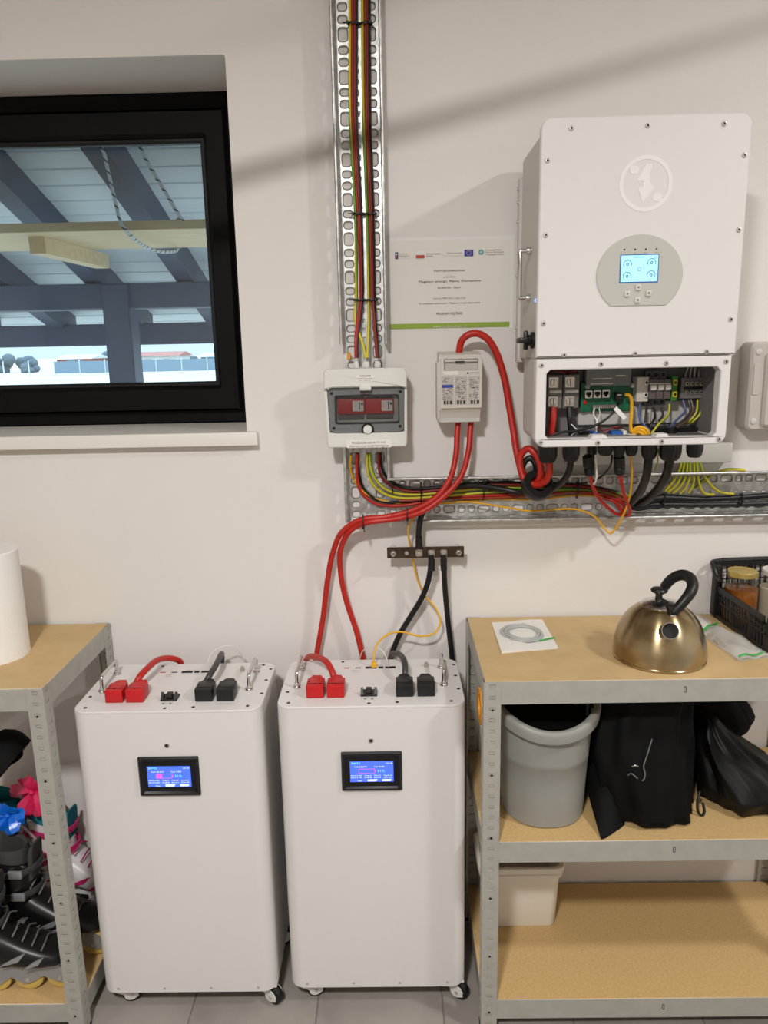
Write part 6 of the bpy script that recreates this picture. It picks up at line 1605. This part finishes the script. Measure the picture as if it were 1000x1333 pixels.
# white tub on the bottom shelf
LZ = .093
tx1 = 0.4141; 
tb_ = thing('plastic_tub', (.32, -.10, LZ), 'white lidless plastic tub behind the post on the bottom shelf', 'tub')
Tx0, Tx1, Ty0, Ty1, Th = .215, .425, -.182, -.035, .186
MB().loft([[(x, y_, LZ + .0) for x, y_ in rrect(Tx0 + .012, Tx1 - .012, Ty0 + .010, Ty1 - .010, .02, 5)],
           [(x, y_, LZ + .004) for x, y_ in rrect(Tx0 + .009, Tx1 - .009, Ty0 + .008, Ty1 - .008, .02, 5)],
           [(x, y_, LZ + Th) for x, y_ in rrect(Tx0, Tx1, Ty0, Ty1, .02, 5)],
           [(x, y_, LZ + Th) for x, y_ in rrect(Tx0 + .003, Tx1 - .003, Ty0 + .003, Ty1 - .003, .018, 5)],
           [(x, y_, LZ + .006) for x, y_ in rrect(Tx0 + .012, Tx1 - .012, Ty0 + .011, Ty1 - .011, .018, 5)]]).build('body', 'tub_white', tb_)
for (za, zb2, g) in ((Th - .030, Th - .019, .0055), (Th - .014, Th + .002, .009)):
    MB().prism(rrect(Tx0 - g, Tx1 + g, Ty0 - g, Ty1 + g, .024, 6), LZ + za, LZ + zb2, XY, holes=[rrect(Tx0 + .002, Tx1 - .002, Ty0 + .002, Ty1 - .002, .018, 5)], bev=.002).build('rim', 'tub_white', tb_)
# roll of orange tape hung on the left side of the rack
oc = (0.1821,-0.36,0.8568)
orl = MB()
orl.lathe([(.026, 0), (.026, -.026), (.042, -.026), (.043, -.024), (.043, -.002), (.042, 0), (.026, 0)], (.2140, -.322, .812), (1, 0, 0), 32, caps=False)
tp = orl.build('tape_roll', 'orange_plastic', None, 'roll of orange tape tucked behind the left front post of the right rack', 'tape')

# ================================================================ left rack: paper roll, skates and bits
pr_ = thing('paper_roll', (-.965, -.235, .911), 'white paper towel roll standing on the left rack', 'paper roll')
PRX, PRY, PRR, PRH = -0.8932 - .082, -.215, .079, .262
b = MB()
pts = []
for k in range(64):
    a = 2 * PI * k / 64
    pts.append((PRX + PRR * math.cos(a), PRY + PRR * math.sin(a)))
b.prism(pts, .911, .911 + PRH, XY, holes=[circle(PRX, PRY, .020, 24)], bev=.003)
b.build('roll', 'tissue', pr_)
b = MB(); b.lathe([(.0185, .001), (.0205, .001), (.0205, PRH - .002), (.0185, PRH - .002), (.0185, .001)], (PRX, PRY, .911), (0, 0, 1), 24, caps=False); b.build('core', 'mdf', pr_)
sh = []
for k in range(9):
    a = -1.9 + .085 * k
    sh.append((a, PRR + .001 + .010 * max(0, (k - 5) / 3) ** 2))
b = MB()
b.loft([[(PRX + r * math.cos(a), PRY + r * math.sin(a), .9125) for a, r in sh] + [(PRX + (r - .0012) * math.cos(a), PRY + (r - .0012) * math.sin(a), .9125) for a, r in reversed(sh)],
        [(PRX + r * math.cos(a), PRY + r * math.sin(a), .911 + PRH - .001) for a, r in sh] + [(PRX + (r - .0012) * math.cos(a), PRY + (r - .0012) * math.sin(a), .911 + PRH - .001) for a, r in reversed(sh)]])
b.build('loose_sheet', 'tissue', pr_)

def skate(loc, yaw, roll, pal, label, size=1.0, laces=True):
    """inline skate, toe along +x, wheels on z=0"""
    base, acc, liner, frame_m = pal
    t = thing('inline_skate', loc, label, 'skate', 'inline skates on the left rack')
    M = Matrix.Translation(loc) @ Matrix.Rotation(yaw, 4, 'Z') @ Matrix.Rotation(roll, 4, 'X') @ Matrix.Scale(size, 4)
    wr = .036
    for k in range(4):
        x = -.117 + .078 * k
        w = MB(M).lathe([(.016, -.012), (.028, -.012), (.034, -.009), (wr, -.004), (wr, .004), (.034, .009), (.028, .012), (.016, .012), (.016, -.012)], (x, 0, wr), (0, 1, 0), 28, caps=False).build('wheel', 'wheel_yellow', t)
        MB(M).lathe([(.0002, -.010), (.017, -.010), (.017, .010), (.0002, .010)], (x, 0, wr), (0, 1, 0), 18).build('hub', 'skate_silver', w)
        MB(M).cyl((x, -.019, wr), (x, .019, wr), .005, .005, 10).build('axle_bolt', 'screw_steel', w)
    fr = MB(M)
    for s in (-1, 1):
        fr.prism([(-.150, .030), (-.128, .024), (-.105, .030), (-.078, .046), (-.052, .030), (-.030, .024), (0, .046), (.030, .024), (.052, .030), (.078, .046), (.105, .030), (.130, .024), (.150, .034), (.135, .062), (.105, .082), (.045, .078), (-.02, .074), (-.06, .088), (-.135, .088), (-.145, .06)], s * .014, s * .0175, lambda u, v, w: (u, w, v))
    fr.box(-.13, -.06, -.0175, .0175, .082, .089); fr.box(.045, .125, -.0175, .0175, .074, .083)
    fr.build('frame', frame_m, t)
    secs = [(-.135, .088, .135, .026, .155), (-.12, .088, .12, .036, .195), (-.085, .088, .10, .041, .215), (-.045, .086, .08, .042, .205), (-.005, .082, .08, .043, .175), (.04, .080, .08, .046, .150), (.085, .080, .08, .047, .132), (.12, .082, .08, .040, .118), (.145, .086, .09, .024, .106), (.152, .090, .09, .010, .098)]
    rings = []
    for (x, zb3, _, hw, zt3) in secs:
        o = []
        for k in range(20):
            a = 2 * PI * k / 20
            zc3 = (zb3 + zt3) / 2; hz3 = (zt3 - zb3) / 2
            o.append((x, hw * math.copysign(abs(math.cos(a)) ** .7, math.cos(a)), zc3 + hz3 * math.copysign(abs(math.sin(a)) ** .75, math.sin(a))))
        rings.append(o)
    MB(M).loft(rings).build('boot', base, t, ang=60)
    cuff = []; lin_ = []
    for (z, cx3, rx3, ry3) in ((.150, -.068, .064, .047), (.175, -.070, .064, .049), (.22, -.073, .063, .050), (.265, -.076, .064, .051), (.29, -.080, .062, .050)):
        cuff.append([(cx3 + rx3 * math.cos(2 * PI * k / 24), ry3 * math.sin(2 * PI * k / 24), z + (.020 * (-math.cos(2 * PI * k / 24)) if z > .27 else 0)) for k in range(24)])
    inner = [[(p[0] * .94 - .005, p[1] * .88, p[2]) for p in cuff[-1]], [(p[0] * .9 - .008, p[1] * .8, p[2] - .05) for p in cuff[-1]]]
    MB(M).loft(cuff + inner).build('cuff', base, t, ang=60)
    for (z, cx3, rx3, ry3) in ((.265, -.078, .055, .043), (.305, -.082, .056, .044), (.322, -.084, .053, .041)):
        lin_.append([(cx3 + rx3 * math.cos(2 * PI * k / 20), ry3 * math.sin(2 * PI * k / 20), z + .014 * -math.cos(2 * PI * k / 20)) for k in range(20)])
    lin2 = [[(p[0] * .95 - .004, p[1] * .7, p[2] - .004) for p in lin_[-1]], [(p[0] * .9 - .006, p[1] * .6, p[2] - .06) for p in lin_[-1]]]
    MB(M).loft(lin_ + lin2).build('liner', liner, t, ang=60)
    tg = MB(M)
    tg.loft([[(-.02, -.026, .225), (-.02, .026, .225), (-.010, .026, .232), (-.010, -.026, .232)], [(-.014, -.028, .30), (-.014, .028, .30), (-.004, .026, .305), (-.004, -.026, .305)], [(-.010, -.022, .318), (-.010, .022, .318), (-.002, .020, .321), (-.002, -.020, .321)]])
    tg.build('tongue', liner, t)
    for z, yy3 in ((.200, .052), (.262, .053)):
        st = MB(M)
        st.tube([(-.125, .0, z + .006), (-.105, -.043, z + .004), (-.07, -yy3, z), (-.03, -.045, z), (-.003, -.016, z + .002), (-.003, .016, z + .002), (-.03, .045, z), (-.07, yy3, z), (-.105, .043, z + .004)], .0045, 6, 4, closed=True, flat=2.2)
        s_ = st.build('buckle_strap', acc, t)
        MB(M).box(-.055, -.020, -.056, -.047, z - .008, z + .012, .003).build('buckle', 'skate_silver' if base == 'skate_black' else 'skate_liner', s_)
    for (p, sc3) in (((.02, -.0465, .118), 1), ((.07, -.048, .108), .8), ((-.06, -.0435, .12), 1)):
        for s in (-1, 1):
            dd = MB(M)
            dd.prism([(p[0] - .030 * sc3, p[2] - .016), (p[0] + .018 * sc3, p[2] - .004), (p[0] + .036 * sc3, p[2] + .018 * sc3), (p[0] + .008 * sc3, p[2] + .006)], s * (abs(p[1]) - .004), s * (abs(p[1]) + .0008), lambda u, v, w: (u, w, v))
            dd.build('trim_panel', 'skate_silver' if base == 'skate_black' else acc, t)
    if laces:
        for k in range(6):
            x = .090 - .021 * k
            zt3 = .133 + .0145 * k + (.008 if k > 3 else 0)
            MB(M).tube([(x - .003, -.030, zt3 - .006), (x + .002, -.012, zt3 + .006), (x, .012, zt3 + .006), (x + .006, .030, zt3 - .006)], .0022, 6, 3).build('lace', acc if base != 'skate_black' else 'cord_grey', t)
    return t
BK = ('skate_black', 'skate_trim', 'skate_liner', 'skate_silver')
mat('skate_trim', (74, 74, 76), 0.4, 0.3, bump=(300, .05))
WH = ('skate_white', 'skate_pink', 'skate_teal', 'skate_white')
skate((-.955, -.358, LZ), .05, 0, BK, 'black inline skate with silver trim, nearest at the left edge')
skate((-.915, -.245, LZ), -.03, 0, BK, 'second black inline skate, behind the nearest one', 1.02)
skate((-.895, -.080, LZ + .0), -.15, 0, WH, 'white skate with pink patches and teal liner, seen right of the rack post', .97)
skate((-1.010, -.085, LZ + .055), .15, .0, WH, 'white skate with pink patches, further left behind the black ones', .97)
MB().box(-1.15, -.87, -.135, -.035, LZ, LZ + .0545, .004).build('storage_box', 'cloth_black', None, 'flat dark box under the left white skate', 'box')
def crumple(name, c, r, m, label, seed, sc=(1, 1, 1), cat='toy'):
    rr = random.Random(seed)
    bm = bmesh.new()
    bmesh.ops.create_icosphere(bm, subdivisions=4, radius=1.0)
    ds = [(Vector((rr.uniform(-1, 1), rr.uniform(-1, 1), rr.uniform(-1, 1))).normalized(), rr.uniform(4, 11), rr.uniform(0, 6)) for _ in range(9)]
    for v in bm.verts:
        n = v.co.normalized()
        h = sum(abs(math.sin(d.dot(n) * f + p)) for d, f, p in ds) / 9
        v.co = n * (.62 + .65 * h)
    zmin = min(v.co.z for v in bm.verts)
    mb = MB()
    mb.add([(c[0] + v.co.x * r * sc[0], c[1] + v.co.y * r * sc[1], c[2] + (v.co.z - zmin) * r * sc[2]) for v in bm.verts], [[v.index for v in f.verts] for f in bm.faces])
    bm.free()
    return mb.build(name, m, None, label, cat, ang=30)

def foil_bow(c, n, r, m, label, seed, up):
    """shiny folded foil petals pinched at the middle"""
    rr = random.Random(seed)
    t = thing('foil_pinwheel', c, label, 'toy')
    C0 = Vector(c)
    for k in range(n):
        a = 2 * PI * k / n + rr.uniform(-.2, .2)
        d = Vector((math.cos(a), -.35 + rr.uniform(-.2, .2), math.sin(a))).normalized()
        w = d.cross(Vector((0, 1, 0))).normalized()
        L_ = r * rr.uniform(.75, 1.15)
        y = Vector((0, -1, 0))
        pts = []
        for f, hw, lift in ((.05, .05, 0), (.35, .26, .10), (.7, .40, .16), (1.0, .30, .02)):
            ctr = C0 + d * L_ * f
            pts.append([ctr - w * r * hw + y * r * lift * .2, ctr + y * r * (lift + .08), ctr + w * r * hw - y * r * lift * .6, ctr + w * r * hw - y * r * (lift * .6 + .02), ctr + y * r * (lift + .05), ctr - w * r * hw + y * r * (lift * .2 - .02)])
        MB().loft(pts).build('petal', m, t)
    MB().ball(tuple(C0 - Vector((0, r * .12, 0))), r * .13, (1, 1, 1), 10, 7).build('button', m, t)
    MB().cyl(tuple(C0), (C0.x + up[0], C0.y + up[1], C0.z + up[2]), .0035, .0035, 8).build('stick', 'cable_white', t)
foil_bow((-0.9776,-0.12,0.4816), 6, .060, 'pink_foil', 'shiny pink foil pinwheel on top of the heap, left of the rack post', 3, (.01, .06, -.20))
foil_bow((-1.0038,-0.2,0.4669), 6, .056, 'blue_foil', 'shiny blue foil pinwheel below the pink one', 8, (.02, .10, -.16))
hat = thing('brimmed_hat', (-1.0131,-0.2,0.5808), 'black hat with curved brim hanging under the left rack board', 'hat')
c0 = (-1.0216,-0.2,0.6368)
MB().lathe([(.075, -.048), (.078, -.020), (.074, .0), (.060, .022), (.036, .036), (.0002, .042)], c0, (-.75, 0, .66), 28).build('crown', 'cloth_black', hat)
MB().prism([(c0[0] + .0 + .075 * math.cos(a) * .9, c0[1] + .062 * math.sin(a)) for a in [k * PI / 12 - PI / 2 for k in range(13)]], c0[2] - .012, c0[2] - .006, XY, bev=.001).build('brim', 'cloth_black', hat)
MB().tube([(c0[0] - .03, c0[1], c0[2] + .02), (c0[0] - .03, c0[1], .86), (c0[0] - .03, c0[1] + .01, .9015)], .003, 6, 2).build('hanging_loop', 'cloth_black', hat)
bpy.context.view_layer.update()
